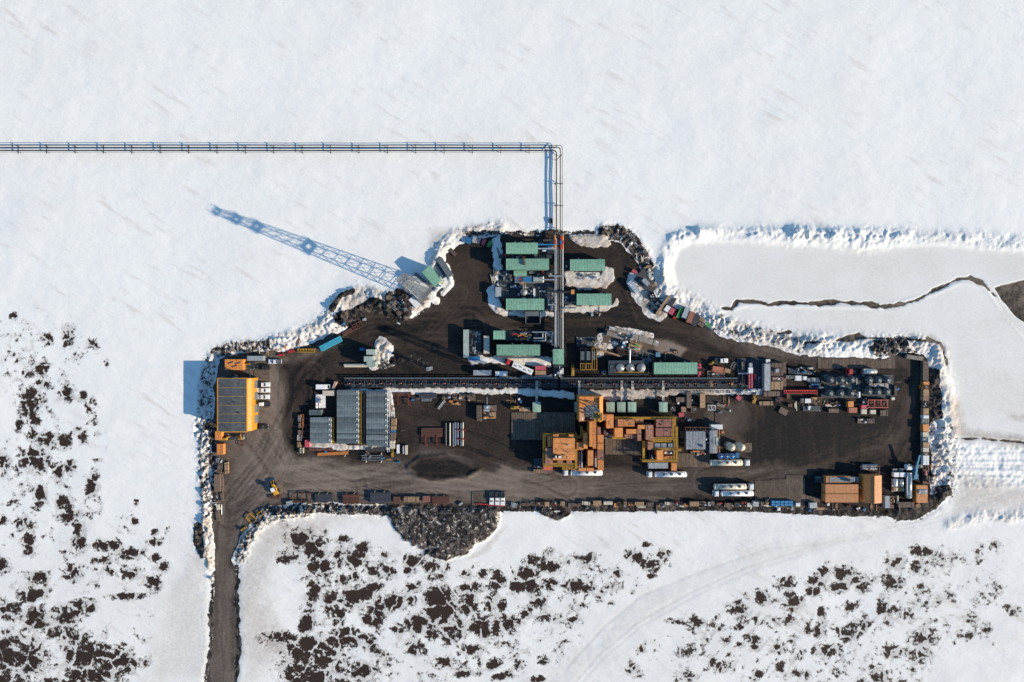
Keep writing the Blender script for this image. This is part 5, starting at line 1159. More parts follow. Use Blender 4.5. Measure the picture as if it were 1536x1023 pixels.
ROW=[((994.5,457.5,33,4,-55),1.8,TAN,'long narrow tan timber box in the north-east row'),((1001,463,9,7,-55),2.2,WHITE,'small white cube box in the north-east row'),((1008,467,10,7,-60),2.0,PINK,'crimson tank box in the north-east row'),((1007.5,455,20,6,-58),1.6,DARK,'dark scrap box behind the crimson box in the north-east row'),((1019.5,469,17,4.5,-62),1.8,GREENC,'narrow green box in the north-east row'),((1029,469,17,8,-68),2.4,mat('light_blue_grey',(.32,.38,.40)),'pale blue-grey container in the north-east row'),((1036,476,17.5,8,-70),2.6,mat('brick_paint',(.30,.12,.07)),'brick red container in the north-east row'),((1043.5,480,18,8,-68),2.6,mat('charcoal_paint',(.04,.042,.048)),'charcoal container in the north-east row'),((1013.5,474,10,4,-60),1.4,RED,'small red box at the front of the north-east row')]
for s,h_,m_,l in ROW: container(Cn(*s),h_,l,m_,group='container row at the north-east edge')
for i,(a_,b_,m_,l) in enumerate(((1053,480,TAN,'tan'),(1058,486,mat('pale_pink_paint',(.55,.36,.3)),'pale orange'),(1062,487.5,GREENC,'green'),(1068,492,GREY,'grey'),(1051,487,WOOD,'brown'),(1082,492,RBROWN,'rust red'))):
    crate(Cn(a_,b_,9,5,38),1.3,'%s crate at the end of the north-east container row'%l,m_,lid=i%2==0)
frame(Cn(1056,472,20,2,55),.8,'thin white boom leaning against the snow by the north-east row',WHITE,'white_boom','boom',bays=3,tube=.14)
# ================= orange drilling rig =================
G_='orange modules of the drilling rig'
# tower
h=13.0; x,y,L,Wd,rot=pl((887,614,36,38,0),h)
t=thing('rig_tower','tall orange rig tower with a bright sloping east side and an open top','rig tower',x,y,0,0); a,c=L/2,Wd/2
b=MB(); b.box(-a,-c,0,-a+.25,c,h); b.box(-a+.25,c-.25,0,a-1.6,c,h); b.box(-a+.25,-c,0,a-1.6,-c+.25,h-3); b.build('wind_wall',ORANGE,t)
b=MB(); b.extr([(a-1.7,h+.2),(a+.4,h-4.5),(a+.4,0),(a-1.7,0)],-c,c,'y'); o=b.build('sloping_side',ORANGE2,t); recalc(o)
b=MB(); b.box(-a+.25,-c+.25,7.5,a-1.7,c-.25,7.8); b.build('floor_deck',BROWNO,t)
b=MB(); b.box(-a+.25,c-4.6,h-1.2,a-1.8,c-.25,h-.9); b.build('north_canopy',ORANGE,t); MB().extr([(-a+.25,h-1.0),(-a+2.6,h-3.2),(-a+2.6,h-3.4),(-a+.25,h-1.3)],-c+.3,c-4.6,'y').build('west_canopy',BROWNO,t)
b=MB(); b.box(-a+.25,-c+.3,7.8,-a+2.6,c-4.5,9.5); b.build('dog_house',BROWNO,t)
for k in range(5): MB().cb(-1+k*1.1,c-2-.3*k,h-.9,.4,.4,.8).build('vent_pipe',LGREY,t)
MB().cb(-a+1.2,-c+1.2,7.8,1.3,1.2,3.2).build('cabinet',WHITE,t)
x,y=W(879,609,0); lattice(x,y,7.8,43,4.2,2.0,GREY,'rig_mast','lattice mast with a yellow crown rising out of the orange rig tower','mast',plats=[(.35,.6),(.7,.6)],pm=GREY,crown=YEL,nb=9,legw=.4,brw=.11)
LB=[(829.5,657,862.3,690.2,8.6,'broad orange roof with four long panels in the western rig block',ORANGE,1),
(822,654,828.3,670,7.6,'narrow orange box at the north-west corner of the western rig block',ORANGE,0),
(818,672,829,696.5,7.4,'faded red-brown roof on the west side of the western rig block',BROWNO,1),
(829.7,651.5,838,656.6,7.8,'small orange box on the north edge of the broad panelled roof, western one',ORANGE,0),
(853,651.5,861.8,656.6,7.8,'small orange box on the north edge of the broad panelled roof, eastern one',ORANGE,0),
(815,698.3,829,705,6.0,'small red topped box at the south-west corner of the rig',mat('red_orange_paint',(.55,.12,.06),.6,0,.4,(.3,.12,.1)),0),
(836,690.6,844.5,695.5,7.2,'small faded box on the south edge of the broad panelled roof, western one',BROWNO,0),
(850,690.6,857.5,696.2,7.2,'small faded box on the south edge of the broad panelled roof, eastern one',BROWNO,0),
(865,664,875,675,8.4,'orange box between the broad panelled roof and the rig spine',ORANGE,1),
(875.3,649.5,881.3,673,9.4,'slim bright orange roof on the west side of the rig spine',ORANGE2,0),
(884,632,889,670,11.0,'bright orange rig spine running south from the tower',ORANGE2,0),
(889.3,632,894.3,673,10.2,'weathered orange strip on the east side of the rig spine',ORANGE,1),
(896.2,641,901,652,9.,'small faded box south-east of the rig tower',BROWNO,0),
(896.2,652.5,905.3,664,9.2,'orange roof in the eastern column of the spine, northernmost',ORANGE,0),
(896.2,665,905.3,674.3,9.2,'orange roof in the eastern column of the spine, second',ORANGE,0),
(896.2,675,905.3,689,8.4,'faded red-brown roof in the eastern column of the spine, third',BROWNO,1),
(896.5,690,905.5,705,4.4,'low orange module at the south end of the eastern column',ORANGE,0),
(881.7,675.5,890,698.5,8.6,'orange slab in the southern part of the rig spine',ORANGE,0),
(866,677,870.5,702,5.0,'narrow weathered side box by the rig pipe deck',BROWNO,0),
(868,701.8,879,706.2,5.2,'small orange hood over the white tanker, western one',ORANGE,0),
(880,702,891,706.8,5.2,'small orange hood over the white tanker, eastern one',ORANGE,0),
(903.5,622,909,630.5,7.4,'faded bridge box linking the tower to the eastern rig block',BROWNO,0),
(909.5,622,920.3,642.3,6.4,'upright orange module at the north-west corner of the eastern rig block',ORANGE,1),
(923,629.5,926.5,639.5,5.4,'small grey-brown end box beside the speckled orange module',WOOD,0),
(926.8,629,951.8,639.7,6.0,'speckled orange module with many roof fittings in the eastern rig block',ORANGE,1),
(922,641.7,934.2,655.6,6.2,'square orange module in the eastern rig block',ORANGE2,0),
(939.7,643.7,955.5,650.6,6.0,'clean orange oblong module in the eastern rig block',ORANGE2,0),
(937,651.5,955.3,657.5,5.2,'weathered oblong module just south of the clean orange oblong',BROWNO,1),
(953,629,965,634.5,4.8,'small orange fittings box beside the northern yellow walkway',ORANGE,1),
(956.6,637.6,968.4,643.3,6.6,'short orange box at the middle of the eastern rig block',ORANGE2,0),
(956,643.6,961.8,661,6.2,'narrow faded upright module in the middle of the eastern rig block',BROWNO,1),
(968.6,637.6,980,659.3,6.8,'purple-brown weathered module with orange patches',BROWNO,1),
(984,629,1008,640.6,5.8,'red-brown ribbed roof at the north-east corner of the eastern rig block',mat('dull_red_paint',(.28,.11,.075),.6,0,.6,(.13,.09,.08),.9),1),
(983.5,642,1007.7,655,5.6,'red-brown roof crowded with framework, south of the ribbed one',mat('dull_red_paint',(.28,.11,.075)),1),
(971.6,662.7,980,674.5,5.6,'small tan-red box at the head of the three pale tanks',BROWNO,1),
(985,675.4,994.8,690.6,6.6,'bright orange square module in the southern rig yard',ORANGE2,0),
(995.4,684,1012,689.8,5.0,'low orange roof beside the bright square module',ORANGE,1),
(1007,694.4,1015,705.8,3.6,'upright orange box at the south-east corner of the rig',ORANGE,0)]
for q in LB: rigbox(*q[:5],q[5],q[6],gear=bool(q[7]) ,seams=q[2]-q[0]>7 or q[3]-q[1]>12)
for k in range(5):
    x,y=W(829.5+8.2*k,673,8.7)
x,y=W(836,685,9.2); t=thing('roof_machine','grey and white winch machine on the broad panelled orange roof','winch',x,y,8.7); MB().cb(0,0,0,3.6,1.,.5).build('base',DARK,t); MB().fr((-.8,-.4,.8),(-.8,.5,.8),.5,.5,12).build('drum',LGREY,t); MB().cb(1.1,0,.5,1.2,.8,.6).build('motor',WHITE,t)
for i,(pts,h_,l) in enumerate((([(816,651),(816,697)],6.0,'yellow walkway along the west side of the western rig block'),([(816,651.5),(864.5,651.5)],6.2,'yellow walkway along the north side of the western rig block'),([(815,696.8),(864,696.8)],6.3,'bright yellow walkway along the south side of the western rig block'),([(863.7,651),(863.7,703)],6.5,'yellow walkway between the broad panelled roof and the rig spine'),([(864,655),(872,655),(872,640)],6.4,'angled yellow walkway below the rig tower'),([(843,702),(864,702)],3.8,'short yellow platform above the white tanker'),
 ([(922,626.7),(1014,626.7)],4.8,'long yellow walkway along the north side of the eastern rig block'),([(1010.3,627),(1010.3,657)],5.0,'wide yellow walkway along the north-east side of the eastern rig block'),([(1014.3,640),(1014.3,691)],4.6,'outer yellow walkway down the east side of the rig'),([(978,657.3),(1015,657.3)],5.1,'yellow walkway south of the two red-brown roofs'),([(981,673.2),(1015,673.2)],4.9,'yellow walkway just south of the three pale tanks'),([(963,690.7),(1016,690.7)],5.2,'southern yellow walkway of the eastern rig block'),([(965,661),(965,691)],4.4,'yellow walkway on the west side of the southern rig yard'),([(918,656.5),(938,656.5)],3.8,'short yellow ledge below the square orange module'),([(971,661),(1013,661)],4.4,'brown-yellow walkway just north of the three pale tanks'),([(1011.5,660),(1011.5,690)],4.7,'inner yellow walkway east of the bright orange square module'),([(880,698),(880,706)],4.0,'short stair walkway at the south end of the rig spine'),([(1015,674.5),(1022,674.5)],4.1,'yellow stair landing reaching east from the rig'))):
    walkway(pts,h_,l,w=.9 if i not in(7,2) else 1.5)
for i,a_ in enumerate((872.8,893.6)):
    pipes(R(a_-1.2,676,a_+1.2,702),6.2,['grey pipe string lying west of the orange slab','grey pipe string lying east of the orange slab'][i],PIPEL,n=2,layers=1,z=5.6)
for i,(a_,b_) in enumerate(((982,990.4),(992,999.6),(1001.8,1010.4))): container(R(a_,665.2,b_,671.4),4.6,'pale grey box tank, %s of three in the rig yard'%['western','middle','eastern'][i],LGREY,'box_tank','tank',group='pale grey box tanks in the rig yard')
t=tanker(996.5,675.8,1011,682.6,4.4,'shiny steel vessel with no cab between two yellow walkways',STEELT,cabpos='none',hatches=1,group=None); t.name='steel_vessel'; t['category']='vessel'
skid(R(973,676,983.5,687),4.,'blue and dark machinery tub in the rig yard',95,pal=[BLUE,DARK,LGREY],dens=3,dh=1.5)
s=container(R(972.8,694,1002,702.6),3.2,'long pale grey container on the south side of the rig',LGREY)
skid(R(905,640,921,658),2.2,'dark machinery in the gap between tower and square orange module',96,pal=[DARK,RED,LGREY,GREY],dens=2)
matdeck((935,668,55,28,0),'timber mats showing under the shade south of the eastern rig block',nx=10,group=None)
MB_=tanker(856,705,904.5,714,3.6,'white tanker truck half hidden under the orange rig spine',WHITE,'w')
tanker(982.5,708,1031,716.3,3.6,'white tanker truck parked just south of the rig',WHITE,'w')
tanker(1065.5,690,1115,699.3,3.6,'cream white tanker truck beside the three blue tanks',CREAM,'e')
tanker(1071.5,726.3,1121,735,3.6,'cream white tanker truck, northern of the side-by-side pair',CREAM,'e')
tanker(1082.5,736.5,1131.5,745,3.6,'bright white tanker truck, southern of the side-by-side pair',WHITE,'w')
# grey shop
building(R(1029,647,1058.5,674),4.6,'grey roofed shop with a dirty snow flecked roof east of the rig','grey_shop',wall=GREY,roof=mat('dirty_grey_roof',(.30,.32,.34),.6,.1,.7,(.10,.13,.17),.5),ribs=1.4)
building(R(1064.5,645.5,1075.3,680),4.8,'narrow grey roofed shop beside the dirty grey one','grey_shop',wall=GREY,roof=mat('plain_grey_roof',(.27,.29,.30),.6,.1,.5,(.16,.11,.08),.6),ribs=1.4)
frame(R(1028,641,1066,646),4.,'rust brown open frame along the north side of the grey shop',RBROWN,bays=5)
frame(R(1076,645,1079,678),4.2,'tan edge frame on the east side of the narrow grey shop',TAN,bays=5,tube=.3)
container(R(1074.2,656,1077.5,668),4.9,'cream strip box on the east eave of the narrow grey shop',CREAM,'cream_box','box')
skid(R(1048,653,1062,675),4.2,'dark blue and white clutter between the two grey shops',97,pal=[BLUE,DARK,WHITE,LGREY],dens=2,dh=2.6)
container(R(1066.2,637,1084,643.8),2.8,'white container with rounded snow at the corner of the grey shop',WHITE)
skid(R(1036,674.5,1057,682),1.8,'orange and cream scrap pallet south of the grey shop',98,pal=[ORANGE,CREAM,RED,TAN],dens=3,deck=WOOD)
matdeck((1040,690,50,22,0),'timber mat pad between the rig and the cream tanker',nx=8)
matdeck((1024,652,9,12,0),'small timber mat west of the grey shop',nx=1)
vtank(1098,671,5.6,7.2,'cream round tank, western of the pair east of the grey shop',CREAM,dome=.9); vtank(1112.8,671.3,5.6,7.2,'cream round tank, eastern of the pair east of the grey shop',CREAM,dome=.9)
matdeck((1122,671,11,15,0),'square timber mat east of the cream tanks',nx=2)
for i,a_ in enumerate((1081.5,1090.5,1098.8)): vtank(a_,684.5,4.2,3.4,'glossy blue round tank, %s of three'%['western','middle','eastern'][i],mat('glossy_blue_paint',(.02,.17,.42),.18,.1,.15),dome=1.6,group='blue round tanks beside the cream tanker')
container(R(1103.5,679,1109,687),2.4,'small blue box at the end of the blue round tanks',BLUE,'blue_box','box')
crate((1084,648.5,4,4,20),1.,'tiny orange crate north-east of the grey shop',ORANGE)
# centre yard timber
container(R(1030,587.5,1037,612),1.8,'long tan mat stack upright below the gallery, western one',WOOD,'mat_stack','mat stack'); container(R(1050,590,1058,612),1.8,'long tan mat stack upright below the gallery, eastern one',TAN,'mat_stack','mat stack')
for i,(a_,m_,l) in enumerate((((1014,596,1029,603),WOOD,'brown timber cribbing west of the western mat stack'),((1006,610,1013,617),WOOD,'grey-brown square crate furthest west below the mat stacks'),((1022,610,1029,618),TAN,'tan square crate between the mat stacks, western'),((1036.5,610,1044.5,618.5),TAN,'tan square crate between the mat stacks, eastern'),((1018,619,1026,625),PINK,'reddish crate south of the western tan square crate'))): crate(R(*a_),1.3,l,m_,lid=i%2==0)
frame(R(1062,608,1073,615),1.1,'small white open frame on the yard east of the mat stacks',WHITE,bays=2,tube=.16)
frame(Cn(1081,608,10,3,15),.8,'small pale bent frame beside the white open frame',CREAM,bays=1,tube=.14)
skid(Cn(1034,630,14,5,20),.9,'pale blue scrap lying north of the grey shop',99,pal=[LGREY,mat('light_blue_paint',(.10,.24,.34))],dens=3,name='scrap_pile',cat='scrap')
frame(R(1004,584,1072,588),1.3,'long pale railing on the south edge of the gallery',CREAM,'railing','railing',bays=14,tube=.14)
frame(R(1071,584,1104,590),1.2,'white open frame on the south edge of the gallery near its east end',WHITE,bays=4,tube=.16)
# ================= completion rig area =================
pickup(1083,541,0,WHITE,DARK,'white pickup north of the red-orange container'); loader(1069.5,544.5,30,'small yellow lift machine beside the red-orange container',YEL,'lift_machine','lift machine',.6)
container(Cn(1077,554,16,8,8),2.2,'red-orange container south of the white pickup',mat('salmon_paint',(.50,.17,.10),.6)); skid(R(1061,556,1088,565),1.6,'tan junk skid around the red-orange container',101,pal=[TAN,CREAM,LGREY,WOOD],dens=1.5,deck=WOOD)
crate(Cn(1091,556,9,6,15),1.6,'tan crate east of the red-orange container',TAN); frame(Cn(1100,548,10,4,-60),1.,'small grey tilted frame north-east of the red-orange container',GREY,bays=1,tube=.16)
skid(R(1093,566,1101,578),2.,'cream valve cluster at the east end of the gallery',102,pal=[CREAM,TAN,ORANGE],dens=3)
matdeck((1125,564,40,54,0),'dark steel plated pad under the red boom',m=DECK,nx=6,group=None)
matdeck((1166,568,26,52,0),'brown timber pad east of the pale upright container',m=WOOD,nx=5,group=None)
stack(R(1113,542,1117,555),1.4,'short upright tan timber by the white boom head',TAN,layers=2)
t=thing('crane_boom','red boom with white head lying north to south on the dark pad','crane boom',*W(1126,563,2.5),0,90); 
b=MB(); L=5.8
for s_ in(-1,1):
    for z_ in(1.6,2.6): b.bar((-L,s_*.65,z_),(L*.1,s_*.65,z_),.28)
for k in range(9): b.bar((-L+k*.72,-.65,2.6),(-L+(k+1)*.72,.65,2.6),.12); b.bar((-L+k*.72,(-1)**k*.65,1.6),(-L+(k+1)*.72,(-1)**k*.65,2.6),.1)
b.build('lattice_boom',PINK,t); MB().cb(2.2,0,1.,2.6,1.9,1.5).build('boom_head',WHITE,t); MB().cb(4.6,0,1.2,1.8,1.3,1.4).build('winch',LGREY,t); MB().cb(0,0,0,9,1.6,1.).build('carrier',DARK,t)
pipes(R(1107,559,1124,561.5),1.6,'thin pale pipe joining the gallery to the red boom',PIPEL,n=1,layers=1)
crate(R(1132,561,1134.5,569),1.4,'narrow pink crate east of the red boom',PINK); frame(R(1113,564,1117,583),.9,'dark red frame west of the red boom',RBROWN,bays=3)
skid(R(1106,583,1144,592),2.0,'long pale tarp covered trailer at the south of the dark pad',104,pal=[WHITE,LGREY,WHITE,mat('snowy_blue',(.32,.38,.45))],dens=2.6,deck=LGREY,name='flat_trailer',cat='trailer')
container(R(1146.5,545.5,1155.5,586),3.6,'long pale grey upright container on the timber pad',LGREY)
crate(R(1149,539,1155,544),1.6,'small white crate at the north end of the long pale container',WHITE)
stack(R(1156,544.5,1179,551.5),2.4,'wide tan timber stack, northernmost beside the long pale container',WOOD,layers=4); stack(R(1156,552.5,1175,563.5),2.0,'brown timber stack with a small grey box on it beside the pale container',WOOD,layers=3)
crate(R(1163.5,553.5,1168,558.5),2.0,'small grey box on the brown timber stack',LGREY,z=2.05)
crate(R(1159.5,565.5,1174,571.5),2.0,'pinkish open crate between two timber stacks',mat('pale_pink_paint',(.55,.36,.3)),lid=False,fill=WHITE); stack(R(1156.5,572.5,1175,584.5),2.2,'orange-brown timber stack, southernmost beside the long pale container',TAN,layers=3)
stack(R(1145,587,1170,594.5),1.4,'tan mats south of the long pale container',WOOD,layers=2)
frame(R(1176,585.5,1225,589.5),1.8,'long bright red lattice boom pointing east towards the dark tanks',RED,'crane_boom','crane boom',bays=14,tube=.34)
crate(Cn(1108,597,7,6,35),1.8,'small crimson hut south-west of the dark pad',PINK); loader(1132.5,598.5,80,'yellow telehandler south of the tarp covered trailer',YEL,'telehandler','telehandler',.8)
stack(R(1138.5,602,1160,608),1.,'tan pallet with coils south of the telehandler',TAN,layers=1,n=4); skid(Cn(1168,599,9,6,-15),1.6,'red and pink compressor south of the tan mats',105,pal=[PINK,RED,LGREY],dens=4,name='compressor',cat='compressor')
crate(R(1180,590,1184,598),1.4,'narrow dull red crate below the long red boom',RBROWN); crate(R(1182,606,1188,610),1.2,'rust coloured crate south of the narrow dull red crate',RBROWN); crate(Cn(1175,617,13,9,30),.8,'flat brown tarp bundle east of the coil pallet',WOOD)
skid(R(1183,552,1200,562),2.8,'dark blue skid north of the long red boom, western one',106,pal=[DARK,BLUE,GREY],dens=1.6); skid(R(1200,550,1222,562),2.8,'dark slate skid north of the long red boom, eastern one',107,pal=[DARK,GREY,CREAM,BLUE],dens=1.6)
for i,(a_,m_,l) in enumerate((((1180,563.5,1190,568),CREAM,'cream parts crate west of the white boxes'),((1193,563.5,1202,571),WHITE,'bright white box south of the dark blue skid'),((1205,564.5,1210,570),WHITE,'small white box beside the bright white one'),((1212,567,1229,573),LGREY,'long grey parts crate east of the small white box'))): crate(R(*a_),1.7,l,m_,lid=i in(1,2),fill=LGREY)
skid(R(1214,575,1236,584),2.4,'long dark skid just north-west of the dark tanks',108,pal=[GREY,DARK,BLUE],dens=1.4)
for i,(a_,m_,l) in enumerate((((1202,598,1207,604),LGREY,'round grey reel on the yard below the long red boom'),((1207.5,598,1216,604.5),WHITE,'white pump box below the long red boom'),((1218,596,1232,604),TAN,'tan slatted crate below the long red boom'))): crate(R(*a_),1.8,l,m_,lid=i==1,fill=TAN)
skid(R(1205,609,1231,617),.9,'dark tray with white squiggled hoses on the black yard',109,pal=[WHITE,LGREY],dens=1.4,name='hose_tray',cat='tray')
# tank battery
skid(R(1232,562,1292,597),1.2,'dark platform under the western six tanks',110,pal=[DARK,GREY,TAN,LGREY],dens=.35,name='tank_platform',cat='platform'); skid(R(1293,562,1341,597),1.0,'dark platform under the eastern six tanks',111,pal=[DARK,GREY,TAN,WHITE],dens=.35,name='tank_platform',cat='platform')
TB=[(1246,569.5),(1262,569.5),(1277.5,569.5),(1245,589.5),(1261,589.5),(1277,589.5),(1304.5,570),(1318,570),(1331.5,570),(1303.5,586.8),(1317,587.3),(1330.5,587)]
tkm=mat('tank_slate',(.065,.085,.10),.5,.2,.5,(.03,.035,.04),.6)
for i,(a_,b_) in enumerate(TB):
    row='northern' if b_<575 else 'southern'; grp='western' if a_<1290 else 'eastern'; vtank(a_,b_,5.3,3.4,'dark round tank, %s from the west in the %s row of the %s battery'%(ordn(i%3+1),row,grp),tkm,dome=.4,rm=DARK,group='dark round tanks in the eastern battery')
for i,(a_,b_,c_,d_,m_) in enumerate(((1255,566,1257,577,CREAM),(1270,566,1272,577,CREAM),(1285.5,566,1287,577,CREAM),(1286.5,587,1290,597,WHITE))):
    pipes(R(a_,b_,c_,d_),3.2 if i<3 else 2.6,['pale riser pipe, western, between the northern dark tanks','pale riser pipe, middle, between the northern dark tanks','pale riser pipe, eastern, beside the northern dark tanks','bright white pipe at the corner of the western battery'][i],m_,n=1,layers=1,z=2.)
stack(R(1303,575,1333,580.5),1.8,'snow dusted timber between the two rows of the eastern battery',mat('snowy_boards',(.36,.33,.30)),layers=2)
stack(R(1341.5,578,1345,594),1.6,'upright pale timber at the east end of the battery',WOOD,layers=3); crate((1339.5,598,5,4,0),1.5,'small pale yellow crate at the south-east corner of the battery',CREAM)
s=R(1296,553.3,1316,561.3); x,y,L,Wd,_=pl(s,3.4); t=thing('vacuum_truck','red cab truck with a shiny silver double tank on the timber road','truck',x,y)
b=MB(); b.fr((-L/2,0,2.),(L/2,0,2.),1.25,1.25,18); b.build('tank',STEELT,t,True); MB().cb(0,0,.8,L+1,2.2,.25).build('chassis',DARK,t)
for q in(-1.4,1.4): MB().fr((q,0,3.2),(q,0,3.5),.4,.4,12).build('manhole',LGREY,t)
tractor_parts(t,-L/2-2.2,RED,-1)
for q in(L/2-.8,L/2-2):
    for s_ in(-1,1): MB().fr((q,s_*.7,.5),(q,s_*1.2,.5),.5,.5,12).build('wheel',BLACK,t)
matdeck((1284,543,116,20,0),'long timber mat road along the northern snow bank',m=WOOD,nx=22,group=None)
container(Cn(1372.5,536.5,25,6,8),2.,'grey timber topped container in the north-east corner of the yard',mat('grey_boards',(.3,.26,.22)))
for i,(a_,h_,m_,l) in enumerate((((1272,602,1280,610.5),2.4,ORANGE2,'bright orange box south of the dark tanks'),((1273,611.5,1285.5,619),1.8,mat('salmon_paint',(.5,.17,.1)),'salmon box below the bright orange box'),((1292,607.5,1301,613),1.8,PINK,'crimson box between the salmon box and the red frame'),((1292,614,1300,621),1.5,CREAM,'cream crate below the crimson box'),((1305.5,615,1313.5,621),1.5,CREAM,'cream crate below the red frame'),((1243,613,1258,619),1.2,WOOD,'flat timber bundle south of the western battery'))): crate(R(*a_),h_,l,m_)
skid(R(1292.5,594,1301,606),2.0,'dark machine with white hoses at the west end of the red frame',113,pal=[DARK,WHITE,BLUE],dens=2.5)
frame(R(1302,600,1331,611),1.8,'rust red open frame south of the eastern battery',mat('rust_frame',(.30,.06,.04),.6),bays=3,tube=.5); skid(R(1304,602.5,1328,609),.9,'rusty floor plates inside the red frame',114,pal=[CREAM,RBROWN,TAN],dens=.7,deck=RBROWN)
stack(R(1320,615,1332,624),1.,'brown timber offcuts south of the red frame',WOOD,layers=2)
skid(R(1287,628,1300,635),1.1,'pale scrap pallet on the black yard',115,pal=[LGREY,CREAM],dens=3,deck=WOOD); stack(R(1300,628,1312,635),1.2,'tan timber block beside the pale scrap pallet',WOOD,layers=2)
# east row
ER=[(541,572,2.2,WOOD,'long weathered','mat_stack'),(572.5,577.5,2.6,ORANGE,'small orange',''),(578,583.5,3.2,ORANGE,'stepped orange',''),(584,594,2.4,TAN,'tan',''),(594.5,601,2.4,TAN,'light tan',''),(601.5,612,2.2,WOOD,'brown',''),(612.5,622,2.2,TAN,'plain tan',''),(623,627.5,2.4,WHITE,'white',''),(628,636,2.0,CREAM,'cream',''),(636.5,647,2.6,ORANGE,'orange-tan',''),(648,655,2.0,CREAM,'pale',''),(655.5,663,2.2,LGREY,'grey',''),(663.5,671,2.4,TAN,'sandy',''),(671.5,678,2.0,CREAM,'buff',''),(678.5,683,2.4,TAN,'small tan','')]
for i,q in enumerate(ER):
    l='%s crate, %s from the north in the row along the east edge'%(q[4],ordn(i+1)); s=R(1384.5+rnd.uniform(-.5,.5),q[0],1393+rnd.uniform(-.8,.8),q[1])
    if q[5]: stack(s,q[2],'long weathered mat stack at the north end of the row along the east edge',q[3],layers=5)
    else: crate(s,q[2],l,q[3],lid=i%3!=2,group='crates along the east edge')
for j in range(4):
    for i in range(2): crate((1386.6+i*4.5,685+j*3.6,4.2,3.3,0),1.9,'white cube tank, %s of the %s column in the cluster near the blue crane'%(ordn(j+1),['western','eastern'][i]),WHITE,'cube_tank','cube tank',group='white cube tanks on the east edge')
skid(R(1385,699,1394,726),1.4,'rusty scrap strip south of the white cube tanks',117,pal=[RBROWN,WOOD,GREY,PINK],dens=1.6,deck=WOOD)
vtank(1381.5,699.5,2.,1.8,'small white drum beside the blue crane',WHITE,'drum','drum',.3)
# blue crane
x,y=W(1374,711,3); t=thing('mobile_crane','blue mobile crane with its boom pointing north','crane',x,y,0,90); cb_=mat('light_blue_crane',(.05,.22,.36),.45,0,.3,(.03,.08,.12))
MB().cb(0,0,.7,5.2,2.2,1.).build('carrier',cb_,t); MB().cb(-1.1,0,1.7,2.4,1.9,1.3).build('counterweight',cb_,t); MB().cb(1.2,-.6,1.7,1.4,.9,1.4).build('cab',GLASS,t)
b=MB(); b.bar((-.5,.3,2.8),(4.5,.2,4.0),.9); b.build('boom_base',cb_,t); b=MB(); b.bar((4.5,.2,4.0),(8.8,-.3,5.0),.6); b.build('boom_tip',cb_,t)
for q in(-1.8,-.6,.6,1.8):
    for s_ in(-1,1): MB().fr((q,s_*.7,.5),(q,s_*1.15,.5),.5,.5,12).build('wheel',BLACK,t)
tanker(1360.5,709,1370,748,3.6,'shiny steel tanker truck parked north to south in the south-east corner',STEELT,'n',WHITE,0)
for i,a_ in enumerate((1345,1354.5)):
    x,y=W(a_,723,3); t=thing('service_truck','white cab service truck with a small tank, %s of the pair beside the steel tanker'%['western','eastern'][i],'truck',x,y,0,90,'service trucks in the south-east corner')
    MB().cb(-1.8,0,.8,5.6,2.4,.3).build('flat_bed',CREAM,t); MB().cb(3.2,0,.8,2.0,2.3,1.9).build('cab',WHITE,t); MB().cb(4.9,0,.6,1.6,1.9,1.).build('bonnet',GREY,t); MB().cb(4.23,0,1.7,.06,2.,.8).build('windscreen',GLASS,t)
    b=MB(); b.fr((-2,0,1.9),(1.2,0,1.9),.85,.85,14); b.build('tank',[WHITE,STEELT][i],t,True); MB().cb(-3.5,.5,1.1,1.6,.9,1.).build('locker',YEL if i else TAN,t); MB().cb(-3.5,-.6,1.1,1.4,.8,.8).build('locker',CREAM,t)
    for q in(-3,-1.8,3.9):
        for s_ in(-1,1): MB().fr((q,s_*.7,.5),(q,s_*1.2,.5),.5,.5,12).build('wheel',BLACK,t)
rigbox(1374.5,728,1391,754,3.6,'orange unit with a blue window panel in the south-east corner',ORANGE,group=None,name='service_unit',cat='service unit'); container(R(1378,734.5,1390.5,740.5),3.9,'pale blue lid box on the orange unit in the corner',mat('snowy_blue',(.32,.38,.45)),'blue_panel_box','box')
crate(Cn(1377,758.5,7,6,-30),1.4,'small tan box below the orange corner unit',TAN); stack(R(1347,753,1372,761),1.6,'tan mats at the south edge near the steel tanker',WOOD,layers=3); pipes(R(1345.5,743,1348,757),1.2,'pale pipe standing beside the tan mats in the corner',CREAM,n=1,layers=1)
container(R(1327.5,744,1334.5,762),2.6,'pale blue box south-east of the orange hall',mat('light_blue_grey',(.32,.38,.40))); skid(R(1335,744,1341.5,762),2.,'orange-brown pump skid beside the pale blue box',119,pal=[ORANGE,TAN,RBROWN],dens=3,deck=RBROWN)
# orange hall
h=6.0; x,y,L,Wd,rot=pl(R(1297.5,713.5,1324,755),h); t=thing('orange_hall','orange gabled hall, bright on its eastern slope, at the south-east','hall',x,y,0,rot); a,c=L/2,Wd/2
MB().box(-a+.1,-c+.1,0,a-.1,c-.1,h-1.).build('wall',ORANGE2,t); b=MB(); b.extr([(-c,h-1.1),(c,h-1.1),(c,h-.95),(0,h+.45),(-c,h-.95)],-a,a); n=14
for k in range(n+1):
    q=-a+.05+(L-.1)*k/n
    for s_ in(-1,1): b.extr([(s_*c,h-.95),(s_*c,h-.88),(0,h+.52),(0,h+.45)],q-.05,q+.05)
o=b.build('roof',mat('orange_roof',(.55,.215,.06),.6,0,.45,(.4,.2,.08),.3,var=.02),t); recalc(o); opening_door(t,0,-c+.1,'s',h=4,w=4,m=GREY); opening_door(t,0,c-.1,'n',h=2.2,m=WHITE); MB().cb(0,0,h+.4,L,.35,.15).build('ridge_cap',ORANGE2,t)
